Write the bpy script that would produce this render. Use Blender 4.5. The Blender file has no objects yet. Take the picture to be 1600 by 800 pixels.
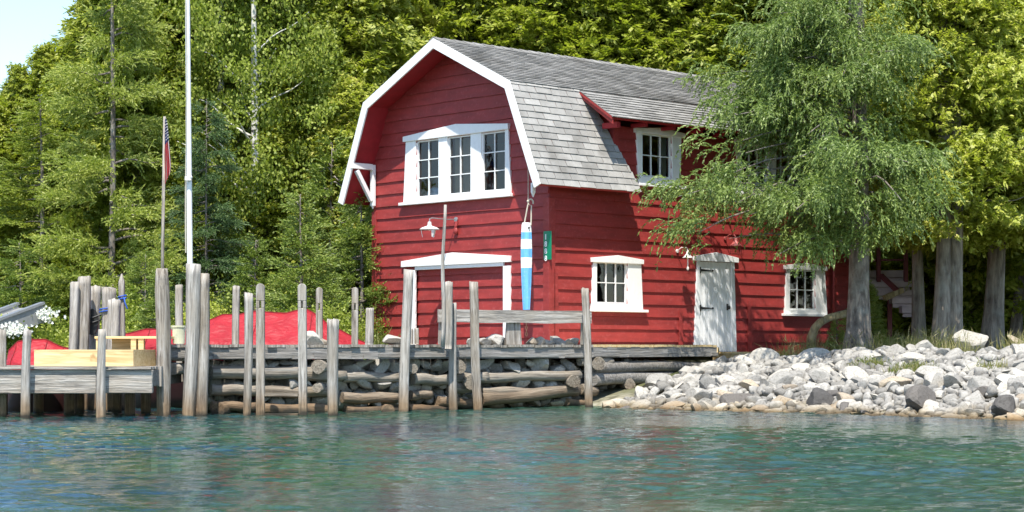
import bpy, math, random
import numpy as np
from mathutils import Vector, Matrix, noise
PI = math.pi
R = math.radians
scene = bpy.context.scene
COL = scene.collection

# ------------------------------------------------------------------ camera, sky, sun
F = 2990.0          # focal length in pixels of a 1600 px wide picture
HZ = 543.0          # row of the horizon in that picture
H = 1.10            # eye height above the water (m)
cam_d = bpy.data.cameras.new('camera')
cam = bpy.data.objects.new('camera', cam_d); COL.objects.link(cam)
cam.location = (0, 0, H); cam.rotation_euler = (R(90), 0, 0)
cam_d.sensor_width = 36; cam_d.lens = 36 * F / 1600
cam_d.shift_y = (HZ - 400) / 1600; cam_d.clip_end = 3000
scene.camera = cam

SUN_EL, SUN_AZ = 61.5, 184.8
world = bpy.data.worlds.new('World'); scene.world = world; world.use_nodes = True
wn = world.node_tree
bg = wn.nodes['Background']
sky = wn.nodes.new('ShaderNodeTexSky'); sky.sky_type = 'NISHITA'; sky.sun_disc = False
sky.sun_elevation = R(SUN_EL); sky.sun_rotation = R(SUN_AZ)
sky.air_density = .9; sky.dust_density = 0.3; sky.ozone_density = 1.6
wn.links.new(sky.outputs[0], bg.inputs[0]); bg.inputs[1].default_value = 0.14
sd = bpy.data.lights.new('sun', 'SUN'); sd.energy = 3.7; sd.angle = R(0.55); sd.color = (1, .95, .86)
sun = bpy.data.objects.new('sun', sd); COL.objects.link(sun)
_sv = Vector((math.sin(R(SUN_AZ)) * math.cos(R(SUN_EL)), math.cos(R(SUN_AZ)) * math.cos(R(SUN_EL)), math.sin(R(SUN_EL))))
sun.rotation_euler = _sv.to_track_quat('Z', 'Y').to_euler(); sun.location = _sv * 60
scene.view_settings.view_transform = 'Standard'; scene.view_settings.look = 'None'
scene.view_settings.exposure = 1.14; scene.view_settings.gamma = 1
scene.cycles.use_denoising = True; scene.cycles.sample_clamp_indirect = 4; scene.cycles.max_bounces = 8; scene.cycles.diffuse_bounces = 5; scene.cycles.glossy_bounces = 3
scene.cycles.transparent_max_bounces = 8; scene.cycles.caustics_reflective = False; scene.cycles.caustics_refractive = False

# ------------------------------------------------------------------ placing helpers
def P(u, v, Y): return Vector(((u - 800) / F * Y, Y, H - (v - HZ) / F * Y))
TH = R(42.7); CT, ST = math.cos(TH), math.sin(TH)
CX, CY, Z0 = 0.737, 38.0, 1.03          # near corner of the boathouse
def S2(u, v, b=0.0):                     # pixel -> (a, z) on the long side wall
    r = (u - 800) / F
    a = (r * (CY + CT * b) - CX + ST * b) / (CT - r * ST)
    Y = CY + ST * a + CT * b
    return (a, H - (v - HZ) / F * Y - Z0)
def G2(u, v, a=0.0):                     # pixel -> (b, z) on the gable wall
    r = (u - 800) / F
    b = (CX + CT * a - r * (CY + ST * a)) / (ST + r * CT)
    Y = CY + ST * a + CT * b
    return (b, H - (v - HZ) / F * Y - Z0)
def HW(a, b, z): return Vector((CX + CT * a - ST * b, CY + ST * a + CT * b, z + Z0))

# ------------------------------------------------------------------ object helpers
def tag(o, label=None, cat=None, group=None, kind=None):
    if label: o['label'] = label
    if cat: o['category'] = cat
    if group: o['group'] = group
    if kind: o['kind'] = kind
    return o
def empty(name, loc, label, cat, group=None, rz=0, kind=None):
    o = bpy.data.objects.new(name, None); COL.objects.link(o); o.empty_display_size = .2
    o.location = loc; o.rotation_euler = (0, 0, rz)
    return tag(o, label, cat, group, kind)
def link(name, me, mat, parent=None, loc=(0, 0, 0)):
    o = bpy.data.objects.new(name, me); COL.objects.link(o)
    if mat is not None and not len(me.materials):
        for m in (mat if isinstance(mat, (list, tuple)) else [mat]): me.materials.append(m)
    o.location = loc
    if parent: o.parent = parent
    return o
def dup(o, loc=None, rz=None, sc=None, label=None, parent=None):
    c = o.copy(); COL.objects.link(c)
    if parent: c.parent = parent
    if loc is not None: c.location = loc
    if rz is not None: c.rotation_euler[2] = rz
    if sc is not None: c.scale = sc if isinstance(sc, (tuple, list, Vector)) else (sc, sc, sc)
    if label: c['label'] = label
    for ch in list(o.children): dup(ch, parent=c)
    return c
class MB:
    def __init__(s): s.v = []; s.f = []; s.m = []; s.cur = 0
    def face(s, *pts):
        i = len(s.v); s.v += [tuple(p) for p in pts]; s.f.append(tuple(range(i, i + len(pts)))); s.m.append(s.cur)
    def poly(s, vs, fs):
        i = len(s.v); s.v += [tuple(p) for p in vs]
        for f in fs: s.f.append(tuple(k + i for k in f)); s.m.append(s.cur)
    def box(s, x0, x1, y0, y1, z0, z1, M=None):
        vs = [Vector((x, y, z)) for z in (z0, z1) for y in (y0, y1) for x in (x0, x1)]
        if M: vs = [M @ v for v in vs]
        s.poly(vs, [(0, 2, 3, 1), (4, 5, 7, 6), (0, 1, 5, 4), (2, 6, 7, 3), (0, 4, 6, 2), (1, 3, 7, 5)])
    def prism(s, lo, hi):                  # two matching rings
        n = len(lo)
        s.poly(list(lo) + list(hi), [tuple(range(n - 1, -1, -1)), tuple(range(n, 2 * n))] + [(i, (i + 1) % n, n + (i + 1) % n, n + i) for i in range(n)])
    def bar(s, p, q, w, h, up=(0, 0, 1)):
        p, q = Vector(p), Vector(q); d = q - p; L = d.length; d.normalize(); up = Vector(up)
        sd_ = d.cross(up)
        if sd_.length < 1e-4: sd_ = d.cross(Vector((1, 0, 0)))
        sd_.normalize(); u2 = sd_.cross(d)
        M = Matrix((sd_, u2, d)).transposed().to_4x4(); M.translation = p
        s.box(-w / 2, w / 2, -h / 2, h / 2, 0, L, M)
    def tube(s, pts, rad, n=10, cap=True, jit=0.0, seed=0):
        pts = [Vector(p) for p in pts]; rs = rad if isinstance(rad, (list, tuple)) else [rad] * len(pts)
        rings = []; ref = Vector((0.13, 1, 0.07)).normalized()
        for k, p in enumerate(pts):
            d = (pts[min(k + 1, len(pts) - 1)] - pts[max(k - 1, 0)]).normalized()
            x = ref - d * ref.dot(d)
            if x.length < .1: x = Vector((1, 0, 0)) - d * d.x
            x.normalize(); y = d.cross(x)
            rg = []
            for i in range(n):
                t = 2 * PI * i / n; rr = rs[k]
                if jit: rr *= 1 + jit * noise.noise(Vector((math.cos(t) * 1.7 + seed, math.sin(t) * 1.7, p.z * .6 + p.x * .6 + seed * 3.1))) + .5 * jit * noise.noise(Vector((math.cos(t) * 5 + seed, math.sin(t) * 5, k * .35)))
                rg.append(p + (x * math.cos(t) + y * math.sin(t)) * rr)
            rings.append(rg)
        vs = [v for r in rings for v in r]; fs = []
        for k in range(len(pts) - 1):
            for i in range(n): fs.append((k * n + i, k * n + (i + 1) % n, (k + 1) * n + (i + 1) % n, (k + 1) * n + i))
        if cap: fs.append(tuple(range(n - 1, -1, -1))); fs.append(tuple((len(pts) - 1) * n + i for i in range(n)))
        s.poly(vs, fs)
    def sphere(s, c, r, n=12, m=8, sc=(1, 1, 1)):
        vs = []; fs = []
        for j in range(m + 1):
            ph = PI * j / m
            for i in range(n):
                t = 2 * PI * i / n
                vs.append((c[0] + r * sc[0] * math.sin(ph) * math.cos(t), c[1] + r * sc[1] * math.sin(ph) * math.sin(t), c[2] + r * sc[2] * math.cos(ph)))
        for j in range(m):
            for i in range(n): fs.append((j * n + i, (j + 1) * n + i, (j + 1) * n + (i + 1) % n, j * n + (i + 1) % n))
        s.poly(vs, fs)
    def mesh(s, name, smooth=False):
        me = bpy.data.meshes.new(name); me.from_pydata(s.v, [], s.f)
        if any(s.m): me.polygons.foreach_set('material_index', s.m)
        if smooth: me.polygons.foreach_set('use_smooth', [len(f) <= 4 for f in s.f])
        me.update(); return me
    def build(s, name, mat, parent=None, loc=(0, 0, 0), smooth=False): return link(name, s.mesh(name, smooth), mat, parent, loc)
def bevel(o, w=.006, seg=1):
    m = o.modifiers.new('bevel', 'BEVEL'); m.width = w; m.segments = seg; m.limit_method = 'ANGLE'; m.angle_limit = R(40); return o
def np_mesh(name, V, Fq, mats=None, midx=None, smooth=False):
    me = bpy.data.meshes.new(name); V = np.asarray(V, np.float32); Fq = np.asarray(Fq, np.int32)
    k = Fq.shape[1]
    me.vertices.add(len(V)); me.vertices.foreach_set('co', V.ravel())
    me.loops.add(Fq.size); me.loops.foreach_set('vertex_index', Fq.ravel())
    me.polygons.add(len(Fq)); me.polygons.foreach_set('loop_start', np.arange(0, Fq.size, k, dtype=np.int32))
    me.polygons.foreach_set('loop_total', np.full(len(Fq), k, np.int32))
    if midx is not None: me.polygons.foreach_set('material_index', np.asarray(midx, np.int32))
    if smooth: me.polygons.foreach_set('use_smooth', np.ones(len(Fq), bool))
    me.update(calc_edges=True); me.validate(); return me

# ------------------------------------------------------------------ materials
class NT:
    def __init__(s, name):
        s.m = bpy.data.materials.new(name); s.m.use_nodes = True; s.t = s.m.node_tree; s.b = s.t.nodes['Principled BSDF']; s.out = s.t.nodes['Material Output']
    def n(s, typ, **kw):
        nd = s.t.nodes.new(typ)
        for k, v in kw.items(): setattr(nd, k, v)
        return nd
    def l(s, a, b): s.t.links.new(a, b)
    def coord(s, scale=(1, 1, 1), kind='Object'):
        tc = s.n('ShaderNodeTexCoord'); mp = s.n('ShaderNodeMapping'); mp.inputs['Scale'].default_value = scale
        s.l(tc.outputs[kind], mp.inputs[0]); return mp.outputs[0]
    def world(s, scale=(1, 1, 1)):
        g = s.n('ShaderNodeNewGeometry'); mp = s.n('ShaderNodeMapping'); mp.inputs['Scale'].default_value = scale
        s.l(g.outputs['Position'], mp.inputs[0]); return mp.outputs[0]
    def noise(s, vec, scale, detail=4, rough=.55, dist=0):
        nd = s.n('ShaderNodeTexNoise'); nd.inputs['Scale'].default_value = scale; nd.inputs['Detail'].default_value = detail
        nd.inputs['Roughness'].default_value = rough; nd.inputs['Distortion'].default_value = dist; s.l(vec, nd.inputs['Vector']); return nd.outputs['Fac']
    def ramp(s, fac, stops):
        r = s.n('ShaderNodeValToRGB'); e = r.color_ramp.elements
        while len(e) > 1: e.remove(e[-1])
        e[0].position = stops[0][0]; e[0].color = (*stops[0][1], 1)
        for p, c in stops[1:]:
            x = e.new(p); x.color = (*c, 1)
        s.l(fac, r.inputs[0]); return r.outputs[0]
    def mix(s, fac, a, b, mode='MIX'):
        m = s.n('ShaderNodeMix', data_type='RGBA', blend_type=mode)
        for i, x in ((0, fac), (6, a), (7, b)):
            if isinstance(x, (int, float)): m.inputs[i].default_value = x
            elif isinstance(x, tuple): m.inputs[i].default_value = (*x, 1)
            else: s.l(x, m.inputs[i])
        return m.outputs[2]
    def math(s, op, a, b=0.0, clamp=False):
        m = s.n('ShaderNodeMath', operation=op); m.use_clamp = clamp
        for i, x in ((0, a), (1, b)):
            if isinstance(x, (int, float)): m.inputs[i].default_value = x
            else: s.l(x, m.inputs[i])
        return m.outputs[0]
    def bump(s, h, strength=.4, dist=.01):
        b = s.n('ShaderNodeBump'); b.inputs['Strength'].default_value = strength; b.inputs['Distance'].default_value = dist
        s.l(h, b.inputs['Height']); s.l(b.outputs[0], s.b.inputs['Normal']); return b.outputs[0]
    def col(s, c): s.l(c, s.b.inputs['Base Color'])
    def rough(s, r): s.b.inputs['Roughness'].default_value = r
    def rnd(s): return s.n('ShaderNodeObjectInfo').outputs['Random']
    def isl(s): return s.n('ShaderNodeNewGeometry').outputs['Random Per Island']
    def posz(s):
        g = s.n('ShaderNodeNewGeometry'); x = s.n('ShaderNodeSeparateXYZ'); s.l(g.outputs['Position'], x.inputs[0]); return x.outputs[2]
def paint(name, c, var=.12, rough=.55, dirt=None, dirt_amt=.3, grain=(3, 3, 3), bump=.15):
    m = NT(name); v = m.coord(grain)
    n1 = m.noise(v, 1.5, 5); n2 = m.noise(m.coord((1, 1, 1)), 14, 4, .6)
    dk = tuple(x * (1 - var * 1.6) for x in c); lt = tuple(min(1, x * (1 + var)) for x in c)
    cc = m.ramp(n1, [(.3, dk), (.7, lt)])
    if dirt:
        f = m.ramp(n2, [(.55, (0, 0, 0)), (.75, (dirt_amt,) * 3)])
        cc = m.mix(f, cc, dirt)
    m.col(cc); m.rough(rough); m.bump(n2, bump, .006); return m.m
def simple(name, c, rough=.5, metal=0.0):
    m = NT(name); n1 = m.noise(m.coord((1, 1, 1)), 9, 3); m.col(m.ramp(n1, [(.3, tuple(x * .82 for x in c)), (.7, c)]))
    m.rough(rough); m.b.inputs['Metallic'].default_value = metal; return m.m
def grey_wood(name, axis='z', tint=(1, 1, 1), wet=True, dark=1.0):
    m = NT(name)
    sc = {'z': (17, 17, 1.5), 'x': (1.5, 17, 17), 'y': (17, 1.5, 17)}[axis]
    sc2 = {'z': (38, 38, 1.3), 'x': (1.3, 38, 38), 'y': (38, 1.3, 38)}[axis]
    oi = m.n('ShaderNodeObjectInfo'); tc = m.n('ShaderNodeTexCoord'); ad = m.n('ShaderNodeVectorMath', operation='ADD')
    sca = m.n('ShaderNodeVectorMath', operation='SCALE'); sca.inputs[0].default_value = (7, 13, 5); m.l(oi.outputs['Random'], sca.inputs['Scale'])
    m.l(tc.outputs['Object'], ad.inputs[0]); m.l(sca.outputs[0], ad.inputs[1])
    def mp(s_):
        q = m.n('ShaderNodeMapping'); q.inputs['Scale'].default_value = s_; m.l(ad.outputs[0], q.inputs[0]); return q.outputs[0]
    n1 = m.noise(mp(sc), 1.0, 5, .65, .4); n2 = m.noise(mp(sc2), 1.0, 4, .7, .3); n3 = m.noise(mp((1.4, 1.4, 1.4)), 1.6, 4, .6)
    k = dark
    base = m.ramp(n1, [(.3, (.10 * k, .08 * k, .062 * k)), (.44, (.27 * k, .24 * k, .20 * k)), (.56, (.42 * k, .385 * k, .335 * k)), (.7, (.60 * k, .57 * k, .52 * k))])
    crack = m.ramp(n2, [(.40, (.12, .10, .085)), (.47, (1, 1, 1))])
    c = m.mix(.85, base, crack, 'MULTIPLY')
    c = m.mix(m.ramp(n3, [(.45, (0, 0, 0)), (.7, (.55, .55, .55))]), c, (.33 * k, .27 * k, .19 * k))
    c = m.mix(.25, c, m.ramp(oi.outputs['Random'], [(0, (.16, .13, .10)), (1, (.52, .5, .47))]))
    c = m.mix(1.0, c, tint, 'MULTIPLY')
    if wet:
        z = m.math('ADD', m.posz(), m.math('MULTIPLY', m.math('SUBTRACT', n3, .5), .35))
        w = m.ramp(z, [(.14, (1, 1, 1)), (.48, (0, 0, 0))])
        c = m.mix(w, c, m.mix(1.0, c, (.70, .53, .37), 'MULTIPLY'))
        w2 = m.ramp(z, [(.0, (1, 1, 1)), (.09, (0, 0, 0))]); c = m.mix(w2, c, (.035, .028, .018))
    m.col(c); m.rough(.85); m.bump(m.math('ADD', n1, m.math('MULTIPLY', n2, .8)), .9, .022); return m.m
def leaf_mat(name, ramp, trans=.38, clump=1.0, spec=.25):
    m = NT(name); oi = m.n('ShaderNodeObjectInfo').outputs['Random']
    r = m.isl(); nz = m.noise(m.world((1, 1, 1)), clump, 3, .6)
    f = m.math('ADD', m.math('MULTIPLY', r, .5), m.math('MULTIPLY', nz, .62)); f = m.math('ADD', f, m.math('MULTIPLY', m.math('SUBTRACT', oi, .5), .22))
    c = m.ramp(f, ramp)
    d = m.n('ShaderNodeBsdfDiffuse'); t = m.n('ShaderNodeBsdfTranslucent'); mx = m.n('ShaderNodeMixShader'); mx.inputs[0].default_value = trans
    m.l(c, d.inputs[0]); ct = m.mix(1.0, c, (1.0, 1.12, .55), 'MULTIPLY'); m.l(ct, t.inputs[0])
    m.l(d.outputs[0], mx.inputs[1]); m.l(t.outputs[0], mx.inputs[2])
    g = m.n('ShaderNodeBsdfGlossy'); g.inputs['Roughness'].default_value = .5; mx2 = m.n('ShaderNodeMixShader'); mx2.inputs[0].default_value = spec * .12
    m.l(mx.outputs[0], mx2.inputs[1]); m.l(g.outputs[0], mx2.inputs[2]); m.l(mx2.outputs[0], m.out.inputs[0]); return m.m
M = {}
M['red'] = paint('red_paint', (.275, .028, .025), .16, .6, (.40, .09, .085), .5, (1.2, 1.2, 5), .25)
M['red_dark'] = paint('red_soffit_paint', (.30, .012, .018), .15, .6)
M['white'] = paint('white_paint', (.82, .82, .80), .03, .5, (.6, .58, .52), .3, (6, 6, 1.2), .1)
M['white_door'] = paint('white_board_paint', (.80, .81, .82), .05, .5, (.5, .48, .44), .25, (9, 9, 1), .2)
M['wood'] = grey_wood('weathered_wood'); M['wood_x'] = grey_wood('weathered_plank', 'x')
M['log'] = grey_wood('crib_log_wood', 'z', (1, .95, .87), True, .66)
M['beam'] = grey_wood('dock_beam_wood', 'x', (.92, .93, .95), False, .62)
M['pole'] = grey_wood('grey_pole_wood', 'z', (1, 1, 1), False, 1.0)
M['black'] = simple('black_iron', (.015, .015, .015), .5); M['galv'] = simple('galvanised_metal', (.45, .46, .47), .4, .7)
M['alu'] = simple('dull_aluminium', (.30, .30, .29), .6, .2); M['rope'] = simple('pale_rope', (.55, .5, .4), .9)
M['bluerope'] = simple('blue_strap', (.02, .09, .42), .7); M['enamel'] = simple('white_enamel', (.8, .79, .76), .25)
M['green'] = simple('green_sign_face', (.0, .22, .11), .35); M['digit'] = simple('white_sign_paint', (.85, .87, .85), .4)
M['blue'] = paint('pale_blue_paint', (.13, .42, .76), .12, .55, (.5, .55, .55), .45, (14, 14, 2))
M['buoy_white'] = paint('buoy_white_paint', (.8, .8, .77), .08, .5, (.4, .38, .3), .3)
M['cream'] = paint('cream_plastic', (.62, .62, .44), .1, .4, (.3, .27, .15), .3)
def pine():
    m = NT('new_pine'); v = m.coord((1.0, 12, 12)); n1 = m.noise(v, 1.6, 4, .6, .8)
    n2 = m.noise(m.coord((1, 1, 1)), 5, 2); c = m.ramp(n1, [(.3, (.50, .33, .13)), (.5, (.68, .5, .25)), (.7, (.76, .6, .34))])
    c = m.mix(m.ramp(n2, [(.68, (0, 0, 0)), (.78, (.8, .8, .8))]), c, (.36, .19, .06)); m.col(c); m.rough(.6); m.bump(n1, .2, .004); return m.m
M['pine'] = pine()
def tarp():
    m = NT('red_tarp'); n1 = m.noise(m.coord((1, 1, 1)), 2.2, 4); m.col(m.ramp(n1, [(.3, (.27, .007, .012)), (.7, (.35, .010, .017))])); m.rough(.62)
    w = m.noise(m.coord((1, 1, 2.2)), 3.5, 3, .5, 1.5); m.bump(w, .9, .07); return m.m
M['tarp'] = tarp()
def shingle(name, dark):
    m = NT(name); r = m.isl(); n1 = m.noise(m.coord((1, 1, 1)), 2.2, 5, .65); n2 = m.noise(m.coord((1, 1, 1)), 90, 2, .6); n3 = m.noise(m.coord((1, 1, 1)), .9, 3)
    f = m.math('ADD', m.math('MULTIPLY', r, .24), m.math('MULTIPLY', n1, .75))
    c = m.ramp(f, [(.2, (.145 * dark, .138 * dark, .125 * dark)), (.55, (.27 * dark, .26 * dark, .24 * dark)), (.9, (.41 * dark, .395 * dark, .37 * dark))])
    c = m.mix(.5, c, m.ramp(n2, [(.3, (.5, .5, .5)), (.7, (1.2, 1.2, 1.2))]), 'MULTIPLY')
    st = m.ramp(n3, [(.54, (0, 0, 0)), (.72, (.75, .75, .75))]); c = m.mix(st, c, (.075, .065, .05))
    m.col(c); m.rough(.9); m.bump(n2, .5, .004); return m.m
M['shingle'] = shingle('grey_asphalt_shingle', 1.25); M['shingle_old'] = shingle('aged_grey_shingle', 1.0)
def glass():
    m = NT('dark_window_glass'); g = m.n('ShaderNodeBsdfGlossy'); g.inputs['Roughness'].default_value = .02; t = m.n('ShaderNodeBsdfTransparent'); t.inputs[0].default_value = (.75, .78, .78, 1)
    fr = m.n('ShaderNodeFresnel'); fr.inputs[0].default_value = 1.6; n1 = m.noise(m.coord((1, 1, 1)), 3, 2); b = m.n('ShaderNodeBump'); b.inputs['Strength'].default_value = .15; b.inputs['Distance'].default_value = .02
    m.l(n1, b.inputs['Height']); m.l(b.outputs[0], g.inputs['Normal'])
    mx = m.n('ShaderNodeMixShader'); m.l(fr.outputs[0], mx.inputs[0]); m.l(t.outputs[0], mx.inputs[1]); m.l(g.outputs[0], mx.inputs[2]); m.l(mx.outputs[0], m.out.inputs[0]); return m.m
M['glass'] = glass()
M['inside'] = simple('dark_interior', (.05, .045, .04), .9); M['blind'] = simple('beige_blind_cloth', (.30, .24, .17), .9)
M['curtain'] = simple('pale_curtain', (.55, .55, .52), .9); M['cushion'] = paint('blue_and_white_cloth', (.35, .5, .75), .4, .8, (.8, .8, .8), .8)
def rockmat(name, lo, hi, stain=True):
    m = NT(name); oi = m.n('ShaderNodeObjectInfo').outputs['Random']; r = m.isl()
    n1 = m.noise(m.coord((1, 1, 1)), 6, 5, .65); n2 = m.noise(m.world((1, 1, 1)), 26, 4, .7); f = m.math('ADD', m.math('MULTIPLY', n1, .35), m.math('MULTIPLY', m.math('ADD', oi, r), .34))
    c = m.ramp(f, [(.18, lo), (.72, hi)]); c = m.mix(m.math('MULTIPLY', oi, .35), c, m.mix(1.0, c, (1.0, .90, .74), 'MULTIPLY')); c = m.mix(.6, c, m.ramp(n2, [(.36, (.45, .42, .38)), (.50, (1, 1, 1))]), 'MULTIPLY')
    if stain:
        z = m.math('ADD', m.posz(), m.math('MULTIPLY', m.math('SUBTRACT', m.noise(m.world((1, 1, 1)), 1.7, 3), .5), .5))
        c = m.mix(m.ramp(z, [(.0, (.8, .8, .8)), (.20, (0, 0, 0))]), c, m.mix(1.0, c, (.86, .70, .44), 'MULTIPLY'))
        c = m.mix(m.ramp(m.posz(), [(.0, (1, 1, 1)), (.09, (0, 0, 0))]), c, m.mix(1.0, c, (.38, .30, .18), 'MULTIPLY'))
    m.col(c); m.rough(.85); m.bump(m.math('ADD', n2, n1), .35, .012); return m.m
M['rock'] = rockmat('pale_limestone', (.14, .131, .116), (.47, .45, .405)); M['rock_dark'] = rockmat('dark_wet_rock', (.03, .028, .025), (.13, .12, .11), False)
M['rock_tan'] = rockmat('tan_rock', (.20, .16, .115), (.40, .34, .26))
def bark(name, a, b, sc=(8, 8, 2.4), bump=.9):
    m = NT(name); n1 = m.noise(m.coord(sc), 1.4, 5, .65, .5); n2 = m.noise(m.coord((1, 1, 1)), 3.5, 4); c = m.ramp(n1, [(.3, tuple(x * .35 for x in a)), (.5, a), (.72, b)])
    c = m.mix(m.ramp(n2, [(.5, (0, 0, 0)), (.68, (.5, .5, .5))]), c, (.30, .30, .26)); m.col(c); m.rough(.9); m.bump(n1, bump, .03); return m.m
M['bark'] = bark('grey_brown_bark', (.17, .14, .115), (.33, .29, .24)); M['cedar_bark'] = bark('pale_fibrous_bark', (.22, .185, .15), (.40, .35, .29), (9, 9, 1.3))
def birch():
    m = NT('white_birch_bark'); n1 = m.noise(m.coord((2, 2, 14)), 1.4, 4, .6, .6); m.col(m.ramp(n1, [(.36, (.05, .045, .04)), (.44, (.55, .53, .48)), (.7, (.74, .73, .68))])); m.rough(.6); return m.m
M['birch'] = birch()
M['cedar'] = leaf_mat('cedar_foliage', [(.10, (.10, .14, .016)), (.38, (.24, .29, .034)), (.64, (.38, .42, .06)), (.93, (.50, .50, .12))], .45)
M['cedar_bright'] = leaf_mat('bright_cedar_foliage', [(.08, (.14, .18, .02)), (.36, (.31, .36, .04)), (.62, (.46, .49, .075)), (.88, (.56, .55, .14)), (.985, (.45, .22, .06))], .45)
M['leafy'] = leaf_mat('broadleaf_foliage', [(.12, (.09, .135, .016)), (.45, (.22, .28, .036)), (.72, (.34, .39, .07)), (.95, (.44, .47, .15))], .42, 1.4, .15)
M['larch'] = leaf_mat('larch_foliage', [(.16, (.045, .085, .02)), (.40, (.15, .215, .05)), (.64, (.26, .34, .085)), (.88, (.44, .51, .19))], .38, 1.6)
M['larch_far'] = leaf_mat('feathery_larch_foliage', [(.12, (.10, .135, .018)), (.42, (.23, .29, .042)), (.7, (.36, .41, .075)), (.95, (.48, .50, .14))], .40, 1.0)
M['spruce'] = leaf_mat('spruce_foliage', [(.12, (.06, .10, .018)), (.45, (.155, .22, .04)), (.7, (.27, .34, .065)), (.95, (.42, .46, .13))], .32, 1.3)
M['spruce_dark'] = leaf_mat('dark_hemlock_foliage', [(.12, (.02, .045, .018)), (.5, (.055, .10, .035)), (.8, (.10, .17, .055)), (.97, (.18, .26, .09))], .2, 1.3)
M['grass'] = leaf_mat('tall_grass', [(.1, (.05, .09, .012)), (.45, (.12, .17, .03)), (.75, (.24, .24, .07)), (.97, (.38, .32, .14))], .35, 1.5)
M['dry_grass'] = leaf_mat('dry_bank_grass', [(.1, (.07, .10, .02)), (.45, (.17, .19, .05)), (.75, (.36, .32, .13)), (.97, (.50, .42, .22))], .35, 1.5)
M['foundation'] = simple('mossy_stone_foundation', (.07, .075, .045), .9)
M['petal'] = leaf_mat('white_petals', [(.1, (.6, .6, .55)), (.9, (.85, .85, .8))], .2)

# ------------------------------------------------------------------ terrain
SH = np.array([(-320, 60), (-60, 44), (-14, 38.6), (-8, 37.4), (-4.2, 37.0), (-2.2, 34.3), (-.6, 34.8), (1.2, 35.9), (1.9, 35.2), (5.4, 32.3), (7.9, 29.5), (14, 24), (40, 12), (320, -60)], float)
def shore_d(X, Y):
    X = np.asarray(X, float); Y = np.asarray(Y, float); best = np.full(X.shape, 1e9); sgn = np.ones(X.shape)
    for (x0, y0), (x1, y1) in zip(SH[:-1], SH[1:]):
        dx, dy = x1 - x0, y1 - y0; L2 = dx * dx + dy * dy
        t = np.clip(((X - x0) * dx + (Y - y0) * dy) / L2, 0, 1); qx = X - x0 - t * dx; qy = Y - y0 - t * dy
        d = np.hypot(qx, qy); s = np.where(dx * qy - dy * qx > 0, 1.0, -1.0); up = d < best - 1e-9
        best = np.where(up, d, best); sgn = np.where(up, s, sgn)
    return best * sgn
def vnoise(X, Y, s, seed=0):
    rng = np.random.default_rng(seed); tab = rng.random((64, 64)); x = X / s + 500.3; y = Y / s + 300.7
    xi = np.floor(x).astype(int); yi = np.floor(y).astype(int); fx = x - xi; fy = y - yi; fx = fx * fx * (3 - 2 * fx); fy = fy * fy * (3 - 2 * fy)
    a = tab[xi % 64, yi % 64]; b = tab[(xi + 1) % 64, yi % 64]; c = tab[xi % 64, (yi + 1) % 64]; d = tab[(xi + 1) % 64, (yi + 1) % 64]
    return (a * (1 - fx) + b * fx) * (1 - fy) + (c * (1 - fx) + d * fx) * fy - .5
def ground_z(X, Y):
    X = np.asarray(X, float); Y = np.asarray(Y, float); d = shore_d(X, Y)
    W = 3.6; t = np.clip(d / W, 0, 1); up = (.90 - .24 * np.clip((6.6 - X) / 2.4, 0, 1) * np.clip((X - .8) / .8, 0, 1)) * t ** .85
    up = up + .06 * np.clip((d - W) / 4, 0, 1) + np.clip(vnoise(X, Y, 2.3, 3) * .18 * np.clip((d - 1) / 3, 0, 1), -.1, .1) * np.where(d > W, 1, .4)
    hill = np.clip(Y - 47 - .12 * np.abs(X - 3), 0, 400); lf = .12 + .88 / (1 + np.exp(-(X + 7) / 1.6)); up = up + .30 * lf * hill * (1 - np.exp(-hill / 7)) * np.exp(-hill / 60) + np.clip(hill / 10, 0, 1) * lf * vnoise(X, Y, 7, 5) * 1.2
    rt = np.clip((X - .5) / 2, 0, 1); dn = -(.28 - .20 * rt) * np.abs(d) - (.012 + .018 * rt) * d * d; dn = np.maximum(dn, -7 + vnoise(X, Y, 5, 9)) - .05
    dn = dn + vnoise(X, Y, .9, 8) * .08
    return np.where(d > 0, up, np.minimum(dn, -.03))
def gz(x, y): return float(ground_z(np.array([x]), np.array([y]))[0])
def axis(lo, hi, f0, f1, step, grow=1.18):
    c = list(np.arange(f0, f1 + 1e-6, step)); s = step; a = c[0]; left = []
    while a > lo: s *= grow; a -= s; left.append(a)
    s = step; b = c[-1]; right = []
    while b < hi: s *= grow; b += s; right.append(b)
    return np.array(left[::-1] + c + right)
def grid_mesh(name, xs, ys, zf, smooth=True):
    X, Y = np.meshgrid(xs, ys); Z = zf(X, Y); V = np.stack([X, Y, Z], -1).reshape(-1, 3); nx, ny = len(xs), len(ys)
    i = (np.arange(ny - 1)[:, None] * nx + np.arange(nx - 1)[None, :]).ravel(); return np_mesh(name, V, np.stack([i, i + 1, i + 1 + nx, i + nx], -1), smooth=smooth)
def groundmat():
    m = NT('ground_soil'); v = m.world((1, 1, 1)); n1 = m.noise(v, .9, 5, .6); n2 = m.noise(v, 9, 5, .7)
    land = m.ramp(n1, [(.35, (.035, .045, .014)), (.5, (.09, .10, .03)), (.65, (.17, .13, .07))]); land = m.mix(.7, land, m.ramp(n2, [(.3, (.35, .35, .35)), (.65, (1.1, 1.1, 1.1))]), 'MULTIPLY')
    vo = m.n('ShaderNodeTexVoronoi'); vo.inputs['Scale'].default_value = 6; m.l(v, vo.inputs['Vector'])
    bed = m.ramp(vo.outputs['Distance'], [(.0, (.42, .40, .33)), (.5, (.30, .27, .19)), (.9, (.10, .09, .06))])
    bed = m.mix(m.ramp(n1, [(.4, (0, 0, 0)), (.65, (.8, .8, .8))]), bed, (.10, .11, .06))
    z = m.posz(); c = m.mix(m.ramp(z, [(.10, (0, 0, 0)), (.35, (1, 1, 1))]), bed, land)
    m.col(c); m.rough(.95); m.bump(n2, .6, .05); return m.m
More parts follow.
